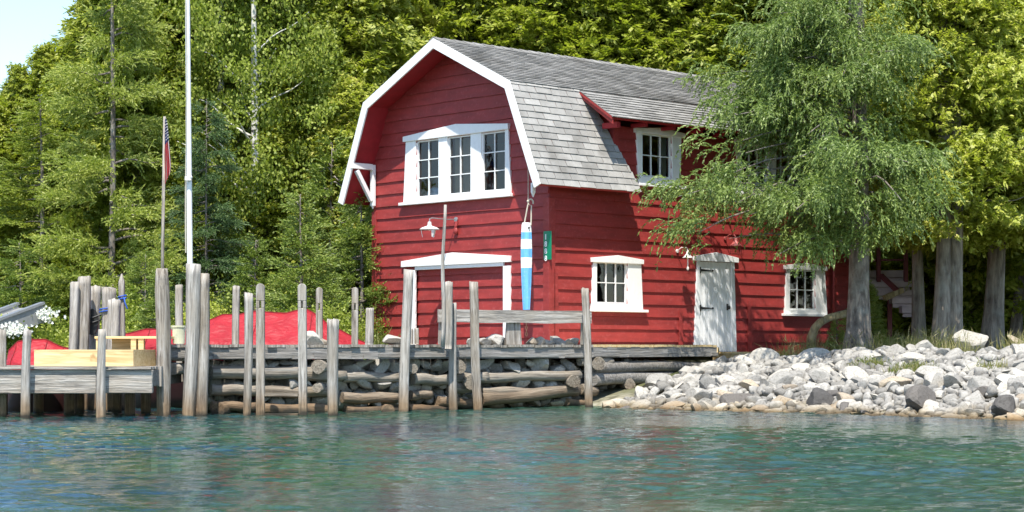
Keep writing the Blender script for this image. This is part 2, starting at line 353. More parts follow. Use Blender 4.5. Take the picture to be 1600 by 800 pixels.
g = link('ground', grid_mesh('ground', axis(-700, 700, -20, 24, .35), axis(-60, 900, 22, 62, .35), ground_z), groundmat()); tag(g, kind='structure')

# ------------------------------------------------------------------ water
def watermat():
    m = NT('lake_water'); v = m.world((1, 1, 1))
    n1 = m.noise(m.world((1.0, 1.6, 1)), 9.0, 3, .6, .5); n2 = m.noise(m.world((1, 1.7, 1)), 27, 2, .6, .3)
    h = m.math('ADD', n1, m.math('MULTIPLY', n2, .35)); b = m.n('ShaderNodeBump'); b.inputs['Strength'].default_value = 1.0; b.inputs['Distance'].default_value = .0068; m.l(h, b.inputs['Height'])
    gl = m.n('ShaderNodeBsdfGlossy'); gl.inputs['Roughness'].default_value = .03; gl.inputs[0].default_value = (.93, .96, 1, 1); m.l(b.outputs[0], gl.inputs['Normal'])
    fr = m.n('ShaderNodeFresnel'); fr.inputs[0].default_value = 1.333; m.l(b.outputs[0], fr.inputs['Normal'])
    tr = m.n('ShaderNodeBsdfTransparent'); tr.inputs[0].default_value = (.50, .74, .66, 1)
    df = m.n('ShaderNodeBsdfDiffuse'); nb = m.noise(v, .22, 3, .5)
    m.l(m.ramp(nb, [(.38, (.016, .066, .105)), (.52, (.026, .088, .076)), (.66, (.045, .125, .080))]), df.inputs[0])
    mx = m.n('ShaderNodeMixShader'); mx.inputs[0].default_value = .42; m.l(tr.outputs[0], mx.inputs[1]); m.l(df.outputs[0], mx.inputs[2])
    m2 = m.n('ShaderNodeMixShader'); m.l(fr.outputs[0], m2.inputs[0]); m.l(mx.outputs[0], m2.inputs[1]); m.l(gl.outputs[0], m2.inputs[2]); m.l(m2.outputs[0], m.out.inputs[0]); return m.m
_wr = np.random.default_rng(11)
_wv = []
for k in range(46):
    lam = .17 * (6.0 ** _wr.random()); th = R(-78) + _wr.normal() * .55; _wv.append((2 * PI / lam * math.cos(th), 2 * PI / lam * math.sin(th), .0030 * lam ** 1.0 * (2.0 if lam < .42 else 1.5 if lam < .7 else .8), _wr.random() * 6.28))
def wave(X, Y):
    Z = np.zeros(X.shape)
    w = np.clip(.80 + 1.3 * vnoise(X, Y, 4.0, 21) + .8 * vnoise(X, Y * 2.5, 1.9, 22) - .055 * np.clip(X, -9, 9), .2, 2.2)
    for kx, ky, a, p in _wv: Z += .80 * a * np.sin(kx * X + ky * Y + p)
    return Z * w * (np.abs(X) < 60) * 1.0
wy = np.concatenate([axis(-200, 9, 8, 9, .5)[:-1], np.arange(9, 20, .034), np.arange(20, 40, .05), axis(40, 420, 40, 41, .3)[1:]])
wy = np.unique(np.round(wy, 4)); wy = wy[(wy > -220)]
wx = axis(-500, 500, -12.0, 12.0, .06)
w = link('water', grid_mesh('water', wx, wy, wave), watermat()); tag(w, kind='structure')

# ------------------------------------------------------------------ boathouse (local X = along the long wall, local Y = along the gable wall)
W, LL, OV = 5.55, 9.85, .66
PR = [(-.44, 3.19), (.44, 5.28), (2.775, 6.40), (5.11, 5.28), (5.99, 3.19)]           # roof outline (b, height above water line eye: made relative below)
PR = [(b, z + H - Z0) for b, z in PR]
ZE, ZK, ZR = PR[0][1], PR[1][1], PR[2][1]
def prof_b(z, inset=0.0):                # wall extent in b under the roof at height z
    if z <= ZE: return 0.0, W
    if z < ZK:
        b = -.44 + .88 * (z - ZE) / (ZK - ZE)
    else: b = .44 + (2.775 - .44) * (z - ZK) / (ZR - ZK)
    b = min(2.77, max(0.0, b + inset)); return b, W - b
boathouse = empty('boathouse', (CX, CY, Z0), 'red clapboard boathouse with gambrel roof, white trim and grey shingles', 'boathouse', rz=TH)
rng = random.Random(5)
def cut(rects, holes):
    for (h0, h1, k0, k1) in holes:
        out = []
        for (a0, a1, z0, z1) in rects:
            if a1 <= h0 or a0 >= h1 or z1 <= k0 or z0 >= k1: out.append((a0, a1, z0, z1)); continue
            if z0 < k0: out.append((a0, a1, z0, k0))
            if z1 > k1: out.append((a0, a1, k1, z1))
            zz0, zz1 = max(z0, k0), min(z1, k1)
            if a0 < h0: out.append((a0, h0, zz0, zz1))
            if a1 > h1: out.append((h1, a1, zz0, zz1))
        rects = out
    return rects
def siding(mb, place, a0, a1, zlo, zhi, holes, ext=None, row=.25, t0=.034, t1=.004, seed=0, waver=.011):
    z = zlo; k = 0; rr = random.Random(seed)
    while z < zhi - 1e-3:
        zt = min(z + row, zhi)
        e0, e1 = (ext(z + .02) if ext else (a0, a1)); 
        for (x0, x1, y0, y1) in cut([(e0, e1, z, zt)], holes):
            n = max(1, int((x1 - x0) / .22)); T = lambda zz: t0 + (t1 - t0) * (zz - z) / row
            xs = [x0 + (x1 - x0) * i / n for i in range(n + 1)]
            wob = [0.0] * (n + 1)
            if y0 == z: wob = [waver * noise.noise(Vector((x * 1.5, z * 9.3 + seed, 0))) + waver * .6 * noise.noise(Vector((x * 5.5, z * 7.3, seed))) for x in xs]
            for i in range(n):
                xa, xb = xs[i], xs[i + 1]; xta, xtb = xa, xb
                if ext and y1 == zt:
                    f0, f1 = ext(zt)
                    xta = min(max(xa, f0), f1); xtb = min(max(xb, f0), f1)
                lo = [place(xa, y0 + wob[i], T(y0)), place(xb, y0 + wob[i + 1], T(y0))]; hi = [place(xta, y1, T(y1)), place(xtb, y1, T(y1))]
                mb.face(lo[0], lo[1], hi[1], hi[0])
                mb.face(place(xa, y0 + wob[i], 0), place(xb, y0 + wob[i + 1], 0), lo[1], lo[0])
                if i == 0: mb.face(place(xa, y0, 0), lo[0], hi[0], place(xta, y1, 0))
                if i == n - 1: mb.face(lo[1], place(xb, y0, 0), place(xtb, y1, 0), hi[1])
        z = zt; k += 1
gp = lambda b, z, t: (-t, b, z)                    # gable plane, t outward
sp = lambda a, z, t: (a, -t, z)                    # long side wall plane
bp = lambda b, z, t: (LL + t, b, z)
lp = lambda a, z, t: (a, W + t, z)
def rect_of(fn, u0, v0, u1, v1):
    p = [fn(u0, v0), fn(u1, v1), fn(u0, v1), fn(u1, v0)]; return (min(q[0] for q in p), max(q[0] for q in p), (p[1][1] + p[2][1]) / 2, (p[0][1] + p[3][1]) / 2)
# openings
gw = [rect_of(G2, 654, 220, 686, 305), rect_of(G2, 703, 216, 736, 301), rect_of(G2, 756, 208, 790, 297)]
zb_ = sum(r[2] for r in gw) / 3; zt_ = sum(r[3] for r in gw) / 3; gw = [(r[0], r[1], zb_, zt_) for r in gw]
sw1 = rect_of(S2, 932, 412, 977, 472); sw2 = rect_of(S2, 1233, 424, 1271, 482); dw1 = rect_of(S2, 1003, 213, 1046, 275)
dw2 = (dw1[0] + 3.15, dw1[1] + 3.15, dw1[2], dw1[3]); dw3 = (dw1[0] + 4.25, dw1[1] + 4.25, dw1[2], dw1[3])
mg = .03
GH = [(min(r[0] for r in gw) - mg, max(r[1] for r in gw) + mg, zb_ - mg, zt_ + mg)]
gdoor = rect_of(G2, 651, 419, 789, 560); gdoor = (gdoor[0], gdoor[1], .02, gdoor[3]); GH.append(gdoor)
SHo = [(r[0] - mg, r[1] + mg, r[2] - mg, r[3] + mg) for r in (sw1, sw2, dw1, dw2, dw3)]
d0, d1 = S2(1088, 480)[0], S2(1143, 480)[0]; DZ = S2(1115, 409)[1]; SHo.append((d0, d1, -.05, DZ))
# walls
A0D, A1D = 1.83, 8.0                               # dormer extent
mb = MB(); siding(mb, gp, 0, W, 0, ZR - .05, GH, ext=lambda z: prof_b(z, .03), seed=1, row=.262)
gable_wall = mb.build('gable_wall', M['red'], boathouse)
mb = MB(); siding(mb, sp, 0, LL, -.08, 3.064, SHo, seed=2, row=.262, waver=.006); siding(mb, sp, 0, A0D, 3.064, 3.33, [], seed=2, row=.266, t0=.03); siding(mb, sp, A1D, LL, 3.064, 3.33, [], seed=2, row=.266, t0=.03); siding(mb, sp, A0D, A1D, 3.064, 4.62, SHo, seed=3, row=.262, waver=.006)
side_wall = mb.build('side_wall', M['red'], boathouse)
mb = MB(); siding(mb, bp, 0, W, 0, ZR - .05, [], ext=lambda z: prof_b(z, .03), seed=4); mb.build('rear_wall', M['red'], boathouse)
mb = MB(); siding(mb, lp, 0, LL, 0, 3.1, [], seed=5); mb.build('far_side_wall', M['red'], boathouse)
for q_ in ((-.045, 0, -.045, .13, -.06, 3.05), (.001, .13, -.045, 0, -.06, 3.05), (-.045, .0, W - .11, W + .04, -.02, 3.05), (LL - .12, LL + .04, -.045, 0, -.06, 3.05)):
    mb = MB(); mb.box(*q_); bevel(mb.build('corner_board', M['red'], boathouse), .004)
mb = MB(); mb.box(.04, LL - .04, .04, W - .04, -.06, .0); mb.box(.04, LL - .04, .04, W - .04, 2.78, 2.84)      # floors inside
mb.box(2.6, 2.65, .04, W - .04, 0, 2.78); mb.box(2.2, 2.25, .2, W - .2, 2.84, 4.6)
mb.build('floor', M['inside'], boathouse)
mb = MB(); mb.box(.0, LL - .02, .01, .2, -.45, -.085); mb.box(.0, .2, .2, W, -.45, -.01); mb.build('foundation', M['foundation'], boathouse)
# roof
def roof_plane(mb, b0, z0, b1, z1, a_lo, a_hi, row, tab, th, cutf=None, seed=0):
    """shingle tabs from (b0,z0) up to (b1,z1); each tab is a thin slab of its own"""
    rr = random.Random(seed); d = Vector((0, b1 - b0, z1 - z0)); Ls = d.length; d.normalize(); sgn = 1 if b1 > b0 else -1
    nrm = Vector((0, -d.z * sgn, d.y * sgn)); 
    if nrm.z < 0: nrm = -nrm
    nr = int(Ls / row) + 1
    for r in range(nr):
        s0 = r * row - .015; s1 = min(s0 + row * 1.12, Ls); off = (r % 2) * tab / 2 + rr.uniform(-.02, .02)
        lo = a_lo; hi = a_hi
        if cutf: lo, hi = cutf(max(0, min(1, s0 / Ls)))
        if hi - lo < .05: continue
        x = math.floor((lo - off) / tab) * tab + off
        while x < hi:
            xa, xb = max(lo, x) + .007, min(hi, x + tab) - .007; x += tab
            if xb - xa < .03: continue
            j0 = rr.uniform(-.006, .006); lift = th * rr.uniform(.9, 1.5); j1 = rr.uniform(-.006, .006)
            p = lambda a, s, n: (a, b0 + d.y * s + nrm.y * n, z0 + d.z * s + nrm.z * n)
            lo4 = [p(xa, s0 + j0, .006), p(xb, s0 + j1, .006), p(xb, s1, .0), p(xa, s1, .0)]
            hi4 = [p(xa, s0 + j0, .008 + lift), p(xb, s0 + j1, .008 + lift), p(xb, s1, .004), p(xa, s1, .004)]
            mb.prism(lo4, hi4)
A_E = LL + .55
def cut_lo(f):                                     # slanted edge where the dormer interrupts the lower slope
    return (-OV, 2.21 - .80 * f)
th = .12
def slab(mb, a0, a1, b0, z0, b1, z1, t=.10, inset=0):
    d = Vector((0, b1 - b0, z1 - z0)).normalized(); n = Vector((0, -d.z, d.y)); n = n if n.z > 0 else -n
    q = [Vector((a0, b0, z0)), Vector((a1, b0, z0)), Vector((a1, b1, z1)), Vector((a0, b1, z1))]
    mb.prism([p - n * t for p in q], [p - n * .002 for p in q])
roof = MB(); 
roof.cur = 0; slab(roof, -OV + .03, A_E, .44, ZK, 2.775, ZR); slab(roof, -OV + .03, A_E, 5.11, ZK, 2.775, ZR); slab(roof, -OV + .03, A_E, 5.99, ZE, 5.11, ZK)
q0 = [(-OV + .03, 0.0), (2.21, 0.0), (1.41, 1.0), (-OV + .03, 1.0)]
nl = Vector((0, -(ZK - ZE), .88)).normalized()
pt = lambda a, f: Vector((a, -.44 + .88 * f, ZE + (ZK - ZE) * f))
roof.prism([pt(a, f) - nl * .09 for a, f in q0], [pt(a, f) - nl * .002 for a, f in q0])
q1 = [(8.3, 0.0), (A_E, 0.0), (A_E, 1.0), (8.3, 1.0)]
roof.prism([pt(a, f) - nl * .09 for a, f in q1], [pt(a, f) - nl * .002 for a, f in q1])
roof_o = roof.build('roof', M['red_dark'], boathouse)
mb = MB(); roof_plane(mb, -.44, ZE, .44, ZK, -OV, 2.2, .148, .44, .012, cut_lo, 1); mb.build('lower_shingles', M['shingle'], roof_o)
mb = MB(); roof_plane(mb, -.44, ZE, .44, ZK, 8.3, A_E, .148, .44, .012, None, 8); mb.build('lower_shingles', M['shingle'], roof_o)
mb = MB(); roof_plane(mb, .44, ZK, 2.775, ZR, -OV, A_E, .125, .34, .016, None, 2); roof_plane(mb, 5.11, ZK, 2.775, ZR, -OV, A_E, .16, .44, .01, None, 3); roof_plane(mb, 5.99, ZE, 5.11, ZK, -OV, A_E, .16, .44, .01, None, 4)
x = -OV
while x < A_E:                                     # ridge caps
    mb.prism([(x, 2.63, ZR - .055), (x + .3, 2.63, ZR - .065), (x + .3, 2.775, ZR + .005), (x, 2.775, ZR + .015)], [(x, 2.63, ZR - .035), (x + .3, 2.63, ZR - .05), (x + .3, 2.775, ZR + .02), (x, 2.775, ZR + .038)])
    mb.prism([(x, 2.92, ZR - .055), (x + .3, 2.92, ZR - .065), (x + .3, 2.776, ZR + .005), (x, 2.776, ZR + .015)], [(x, 2.92, ZR - .035), (x + .3, 2.92, ZR - .05), (x + .3, 2.776, ZR + .02), (x, 2.776, ZR + .038)])
    x += .27
mb.build('upper_shingles', M['shingle_old'], roof_o)
# dormer roof: from the upper slope out over the wall
DB0, DZ0, DB1, DZ1 = -.50, 4.66 + H - Z0, .47, ZK - .005
mb = MB(); slab(mb, 1.30, A1D + .4, DB0, DZ0, DB1, DZ1, .07); 
for a in np.arange(2.35, A1D, .85): mb.box(a - .045, a + .045, DB0 + .07, -.03, DZ0 - .12, DZ0 - .045)      # rafter tails
mb.box(1.50, 1.60, -.42, .0, DZ0 - .20, DZ0 - .09)
mb.build('dormer_roof', M['red_dark'], roof_o)
mb = MB()                                           # dormer rake boards in two layers
for a, zz, t in ((1.27, .03, .13), (1.245, .0, .07)):
    mb.prism([(a, DB0 - .02, DZ0 - t - zz), (a + .025, DB0 - .02, DZ0 - t - zz), (a + .025, DB1, DZ1 - t * .7 - zz), (a, DB1, DZ1 - t * .7 - zz)], [(a, DB0 - .02, DZ0 - .003 - zz), (a + .025, DB0 - .02, DZ0 - .003 - zz), (a + .025, DB1, DZ1 - .003 - zz), (a, DB1, DZ1 - .003 - zz)])
mb.build('dormer_rake_board', M['red'], roof_o)
mb = MB(); roof_plane(mb, DB0 - .03, DZ0 - .02, DB1 - .02, DZ1, 1.24, A1D + .42, .125, .34, .016, None, 6); mb.build('dormer_shingles', M['shingle_old'], roof_o)
for a in (A0D, A1D):                                # cheeks of the dormer
    mb = MB(); mb.prism([(a, 0, 3.15), (a, .0, DZ0 - .02 + .3), (a, .44, ZK - .06)], [(a + .03, 0, 3.15), (a + .03, .0, DZ0 - .02 + .3), (a + .03, .44, ZK - .06)]); mb.build('dormer_cheek', M['red'], roof_o)
mb = MB(); mb.box(A0D - .03, A0D + .10, -.045, 0, 3.9, DZ0 + .1); mb.build('dormer_corner_board', M['red'], roof_o)
# white rake boards of the gable
mb = MB(); wd = .185
def rake(a, inner=wd, outer=.015, t=.035):
    pts = [Vector((b, z)) for b, z in PR]
    outs = []; ins = []
    for i, p in enumerate(pts):
        ds = []
        if i > 0: ds.append((pts[i] - pts[i - 1]).normalized())
        if i < 4: ds.append((pts[i + 1] - pts[i]).normalized())
        ns = [Vector((-d.y, d.x)) for d in ds]          # outward (left/up) of travel
        nn = sum(ns, Vector((0, 0))).normalized(); k = 1 / max(.3, nn.dot(ns[0]))
        outs.append(p + nn * outer * k); ins.append(p - nn * inner * k)
    for i in range(4):
        q = [outs[i], outs[i + 1], ins[i + 1], ins[i]]
        mb.prism([(a - t, x, y) for x, y in q], [(a, x, y) for x, y in q])
rake(-OV + .028, wd, .0); mb.build('rake_board', M['white'], roof_o)
mb = MB(); rake(LL + .55, wd, .0); mb.build('rear_rake_board', M['white'], roof_o)
mb = MB(); mb.box(-OV + .05, -.05, W + .06, W + .16, ZE + .0, ZE + .08)      # bracket under the left eave
bx = W - .06
mb = MB(); mb.box(-.12, -.048, bx - .05, bx + .06, G2(590, 322)[1], G2(590, 258)[1]); mb.box(-OV - .02, -.12, bx - .045, bx + .05, G2(590, 266)[1], G2(590, 257)[1])
zt2 = G2(590, 270)[1]; mb.bar((-.13, bx, zt2 - .62), (-OV + .12, bx, zt2 + .02), .09, .08, (0, 1, 0)); mb.prism([(-.12, bx - .05, zt2 - .68), (-.048, bx - .05, zt2 - .68), (-.048, bx + .06, zt2 - .68), (-.12, bx + .06, zt2 - .68)][::-1], [(-.09, bx, zt2 - .80), (-.075, bx, zt2 - .80), (-.075, bx + .01, zt2 - .80), (-.09, bx + .01, zt2 - .80)][::-1])
bevel(mb.build('eave_bracket', M['white'], boathouse), .004)
mb = MB(); e0 = Vector((-.45, -.03, ZE - .02)); mb.prism([(-.5, -.05, ZE + .05), (-.42, -.05, ZE + .05), (-.42, .0, ZE + .05), (-.5, 0, ZE + .05)], [(-.5, -.05, ZE - .13), (-.42, -.05, ZE - .13), (-.42, .0, ZE - .13), (-.5, 0, ZE - .13)])
mb.prism([(-.5, -.05, ZE - .13), (-.42, -.05, ZE - .13), (-.42, .0, ZE - .13), (-.5, 0, ZE - .13)], [(-.467, -.03, ZE - .23), (-.453, -.03, ZE - .23), (-.453, -.02, ZE - .23), (-.467, -.02, ZE - .23)])
mb.build('pendant', M['white'], boathouse)
# windows
def pr(mb, place, pts, t0, t1): mb.prism([place(x, z, t0) for x, z in pts], [place(x, z, t1) for x, z in pts])
def window(place, glasses, cols, rows, outer, head, sill, trim_t=.055, curtains=()):
    """outer: tl tr br bl of the casing; head: polygon; sill: (x0,x1,z0,z1)"""
    g = sorted(glasses, key=lambda r: r[0]); zb, zt = g[0][2], g[0][3]; s = .035
    tl, tr, br, bl = outer
    if tl[0] > tr[0]: tl, tr, br, bl = tr, tl, bl, br
    mb = MB()
    f = lambda z: (bl[0] + (tl[0] - bl[0]) * (z - bl[1]) / (tl[1] - bl[1]), br[0] + (tr[0] - br[0]) * (z - br[1]) / (tr[1] - br[1]))
    zB, zT = (bl[1] + br[1]) / 2, (tl[1] + tr[1]) / 2
    zb2, zt2 = zb - s, zt + s
    pr(mb, place, [(f(zB)[0], zB), (g[0][0] - s, zB), (g[0][0] - s, zT), (f(zT)[0], zT)], -.02, trim_t)
    pr(mb, place, [(g[-1][1] + s, zB), (f(zB)[1], zB), (f(zT)[1], zT), (g[-1][1] + s, zT)], -.02, trim_t)
    for a, b in zip(g[:-1], g[1:]): pr(mb, place, [(a[1] + s, zb2), (b[0] - s, zb2), (b[0] - s, zt2), (a[1] + s, zt2)], -.02, trim_t - .004)
    pr(mb, place, [(g[0][0] - s, zB), (g[-1][1] + s, zB), (g[-1][1] + s, zb2), (g[0][0] - s, zb2)], -.02, trim_t - .002)
    pr(mb, place, [(g[0][0] - s, zt2), (g[-1][1] + s, zt2), (g[-1][1] + s, zT), (g[0][0] - s, zT)], -.02, trim_t - .002)
    win = mb.build('window', M['white'], boathouse); bevel(win, .004)
    mb = MB(); pr(mb, place, head, -.0, trim_t + .035); bevel(mb.build('window_head', M['white'], win), .004)
    mb = MB(); x0, x1, z0, z1 = sill; pr(mb, place, [(x0, z0), (x1, z0), (x1, z1), (x0, z1)], 0, trim_t + .07); bevel(mb.build('sill', M['white'], win), .006)
    for (x0, x1, z0, z1) in g:
        mb = MB()
        for q in ([(x0 - s, z0 - s), (x1 + s, z0 - s), (x1 + s, z0), (x0 - s, z0)], [(x0 - s, z1), (x1 + s, z1), (x1 + s, z1 + s), (x0 - s, z1 + s)], [(x0 - s, z0), (x0, z0), (x0, z1), (x0 - s, z1)], [(x1, z0), (x1 + s, z0), (x1 + s, z1), (x1, z1)]): pr(mb, place, q, -.035, .012)
        for c in range(1, cols):
            x = x0 + (x1 - x0) * c / cols; pr(mb, place, [(x - .010, z0), (x + .010, z0), (x + .010, z1), (x - .010, z1)], -.028, .004)
        for r in range(1, rows):
            z = z0 + (z1 - z0) * r / rows
            for c in range(cols):
                xa = x0 + (x1 - x0) * c / cols + (.010 if c else 0); xb = x0 + (x1 - x0) * (c + 1) / cols - (.010 if c < cols - 1 else 0)
                pr(mb, place, [(xa, z - .010), (xb, z - .010), (xb, z + .010), (xa, z + .010)], -.028, .002)
        mb.build('sash', M['white'], win)
        mb = MB(); q = [Vector(place(x, z, -.03)) for x, z in ((x0 - .01, z0 - .01), (x1 + .01, z0 - .01), (x1 + .01, z1 + .01), (x0 - .01, z1 + .01))]
        if (q[1] - q[0]).cross(q[2] - q[1]).dot(Vector(place(0, 0, 1)) - Vector(place(0, 0, 0))) < 0: q.reverse()
        mb.face(*q); mb.build('pane', M['glass'], win)
    for (x0, x1, z0, z1, mat, nm, wav) in curtains:
        mb = MB(); n = 14
        for i in range(n):
            xa, xb = x0 + (x1 - x0) * i / n, x0 + (x1 - x0) * (i + 1) / n
            ta, tb = -.14 + wav * math.sin(i * 1.9), -.14 + wav * math.sin((i + 1) * 1.9)
            mb.face(place(xa, z0, ta), place(xb, z0, tb), place(xb, z1, tb), place(xa, z1, ta))
        mb.build(nm, M[mat], win)
    return win
gl = lambda L: [G2(*p) for p in L]
sl = lambda L: [S2(*p) for p in L]
def avgz(z0, z1): return (z0 + z1) / 2
zB = avgz(G2(632, 317)[1], G2(801, 303)[1]); zT = avgz(G2(637, 219)[1], G2(797, 199)[1])
o = [(G2(637, 219)[0], zT), (G2(797, 199)[0], zT), (G2(801, 303)[0], zB), (G2(633, 317)[0], zB)]
hl, hr = G2(634, 215)[0], G2(798.5, 197)[0]; zh = zT; pk = (G2(716, 196)[0], zh + .20)
head = [(hl, zh - .04), (hr, zh - .04), (hr, zh + .07), pk, (hl, zh + .07)]
sill = (G2(803, 303)[0], G2(629, 318)[0], zB - .06, zB)
g3 = sorted(gw, key=lambda r: -r[0])       # left in the picture first
window(gp, gw, 2, 3, o, head, sill, curtains=[(g3[1][0], g3[1][1] , zb_, zt_, 'blind', 'blind', .004), (g3[0][0] - .02, g3[0][0] + .12, zb_, zt_, 'curtain', 'curtain', .02), (g3[2][0], g3[2][0] + .12, zb_, zt_, 'curtain', 'curtain', .02)])
mb = MB(); c0 = g3[0]; mb.sphere((.16, (c0[0] + c0[1]) / 2, zb_ + .06), .2, 14, 8, (.4, 1.15, .62)); mb.sphere((.2, c0[0] + .1, zb_ + .13), .12, 12, 7, (.5, 1.1, .6)); mb.build('cushion', M['cushion'], boathouse, smooth=True)
def swin(gr, o_px, head_px, sill_px, cols, rows, peak, curtains=()):
    (ul, vl), (ur, vr), (ubl, vbl), (ubr, vbr) = o_px
    zT = avgz(S2(ul, vl)[1], S2(ur, vr)[1]); zB = avgz(S2(ubl, vbl)[1], S2(ubr, vbr)[1])
    o = [(S2(ul, vl)[0], zT), (S2(ur, vr)[0], zT), (S2(ubr, vbr)[0], zB), (S2(ubl, vbl)[0], zB)]
    h0, h1 = S2(head_px[0], 0)[0], S2(head_px[1], 0)[0]; head = [(h0, zT - .03), (h1, zT - .03), (h1, zT + .06), ((h0 + h1) / 2, zT + peak), (h0, zT + .06)]
    s0, s1 = S2(sill_px[0], 0)[0], S2(sill_px[1], 0)[0]
    return window(sp, [gr], cols, rows, o, head, (s0, s1, zB - .055, zB), curtains=curtains), o
swin(sw1, [(924.5, 407), (999, 411), (921.5, 484), (1002, 483)], (921.5, 1001.5), (920.5, 1007), 3, 2, .13)
swin(sw2, [(1226.5, 419), (1286, 421), (1223.5, 490), (1290, 491)], (1223, 1288), (1220, 1293), 3, 2, .13, curtains=[(sw2[0], sw2[0] + .2, sw2[2], sw2[3], 'curtain', 'curtain', .02)])
wd1, o1 = swin(dw1, [(992, 206), (1062, 212), (995, 286), (1060, 292)], (989, 1066), (993, 1066), 3, 2, .12, curtains=[(dw1[1] - .22, dw1[1] + .02, dw1[2], dw1[3], 'curtain', 'curtain', .03)])
for k, (gr, nm) in enumerate(((dw2, 0), (dw3, 1))):
    dx = gr[0] - dw1[0]; o = [(p[0] + dx, p[1]) for p in o1]; zT = o[0][1]
    window(sp, [gr], 3, 2, o, [(o[0][0] - .03, zT - .03), (o[1][0] + .03, zT - .03), (o[1][0] + .03, zT + .06), ((o[0][0] + o[1][0]) / 2, zT + .12), (o[0][0] - .03, zT + .06)], (o[0][0] - .06, o[1][0] + .07, o[2][1] - .055, o[2][1]))
# sash bars latch on the gable window
# garage-like door in the gable: white trim round red boards
b0, b1 = gdoor[0], gdoor[1]; zt = gdoor[3]
mb = MB(); siding(mb, lambda b, z, t: (-t + .07, b, z), b0 - .02, b1 + .02, .03, zt, [], seed=9, row=.262); gd = mb.build('double_door', M['red'], boathouse)
bl_, br_ = G2(636, 450)[0], G2(800, 450)[0]
mb = MB(); mb.box(-.06, .0, b1, bl_, .0, zt); mb.box(-.06, 0, br_, b0, .0, zt); mb.box(-.055, .06, b0 - .0, b1, zt, zt + .075)
hL, hR = G2(631, 408)[0], G2(800.5, 397)[0]; pkb = G2(711, 391)[0]; mb.prism([(-.085, *p) for p in ((hR, zt + .0755), (hL, zt + .0755), (hL, zt + .20), (pkb, zt + .33), (hR, zt + .20))], [(0, *p) for p in ((hR, zt + .0755), (hL, zt + .0755), (hL, zt + .20), (pkb, zt + .33), (hR, zt + .20))])
bevel(mb.build('door_trim', M['white'], gd), .004)
# white board door in the long side wall
mb = MB(); n = 7; lb0, lb1 = S2(1091.5, 480)[0], S2(1140.5, 480)[0]
for i in range(n):
    x0 = lb0 + (lb1 - lb0) * i / n; x1 = lb0 + (lb1 - lb0) * (i + 1) / n - .006; mb.box(x0, x1, -.028, .0, -.02, DZ - .01)
mb.box(lb0, lb1, -.012, -.002, -.02, DZ - .01)
door = mb.build('door', M['white_door'], boathouse); bevel(door, .004)
mb = MB(); zt_d = DZ
c = [S2(1087, 410)[0], S2(1082, 540)[0], S2(1145, 410)[0], S2(1148.5, 540)[0]]
pr(mb, sp, [(c[1], -.02), (lb0 - .006, -.02), (lb0 - .006, zt_d), (c[0], zt_d)], -.01, .05); pr(mb, sp, [(lb1 + .006, -.02), (c[3], -.02), (c[2], zt_d), (lb1 + .006, zt_d)], -.01, .05)
hx0, hx1 = S2(1081.5, 400)[0], S2(1150, 400)[0]; pr(mb, sp, [(hx0, zt_d + .001), (hx1, zt_d + .001), (hx1, zt_d + .10), ((hx0 + hx1) / 2, zt_d + .20), (hx0, zt_d + .10)], 0, .085)
bevel(mb.build('door_trim', M['white_door'], door), .004)
for v in (422.5, 481.5):
    z = S2(1100, v)[1]; mb = MB(); mb.prism([(lb0 + .01, -.0395, z - .03), (lb0 + .40, -.0395, z - .008), (lb0 + .40, -.0395, z + .008), (lb0 + .01, -.0395, z + .03)], [(lb0 + .01, -.029, z - .03), (lb0 + .40, -.029, z - .008), (lb0 + .40, -.029, z + .008), (lb0 + .01, -.029, z + .03)]); mb.sphere((lb0 + .42, -.034, z), .024, 8, 6); mb.box(lb0 - .02, lb0 + .012, -.06, -.0505, z - .07, z + .07)
    mb.build('hinge', M['black'], door)
z = S2(1134, 480.5)[1]; mb = MB(); mb.sphere((S2(1135, 480)[0], -.07, z), .042, 12, 8); mb.tube([(S2(1135, 480)[0], -.02, z), (S2(1135, 480)[0], -.06, z)], .02, 8); mb.box(S2(1135, 480)[0] - .03, S2(1135, 480)[0] + .03, -.034, -.029, z - .06, z + .08)
mb.build('door_knob', M['black'], door, smooth=True)
for u0, u1, vt in ((1057, 1068, 486), (862, 870, 420), (1165, 1172, 470)):
    mb = MB(); a0, z0 = S2(u0, 540); a1, z1 = S2(u0 + (u1 - u0) * .2, vt)
    pr(mb, sp, [(a0 + .02, -.06), (a0 + .17, -.06), (a1 + .1, z1), (a1, z1)], .034, .045); mb.build('skirt_board', M['red'], boathouse)
mb = MB(); ap = S2(1298, 450)[0]; mb.tube([(ap, -.09, .1), (ap, -.09, 3.0)], .035, 8); mb.build('drain_pipe', M['red'], boathouse, smooth=True)
for z in (.72, 1.28, 1.95): mb = MB(); mb.box(ap + .08, LL - .13, -.06, -.035, z, z + .07); mb.build('batten', M['red'], boathouse)
# green number plate at the corner
zs0, zs1 = G2(854, 406)[1], G2(854, 361.5)[1]
mb = MB(); mb.box(-.062, -.056, -.13, .10, zs0, zs1); npl = bevel(mb.build('number_plate', M['green'], boathouse), .002)
zz = zs1 - .045
for ch in '1888':
    fc = bpy.data.curves.new('digit', 'FONT'); fc.body = ch; fc.size = .155; fc.extrude = .001; fc.align_x = 'CENTER'; fc.align_y = 'TOP'; fc.offset = .004
    tmp = bpy.data.objects.new('tmp', fc); COL.objects.link(tmp); me = bpy.data.meshes.new_from_object(tmp.evaluated_get(bpy.context.evaluated_depsgraph_get())); bpy.data.objects.remove(tmp)
    t = link('digit', me, M['digit'], npl); t.matrix_local = Matrix.Translation((-.0645, .03, zz)) @ Matrix(((0, 0, -1, 0), (-1, 0, 0, 0), (0, 1, 0, 0), (0, 0, 0, 1)))
    t.scale = (.95, .95, .95); zz -= .142
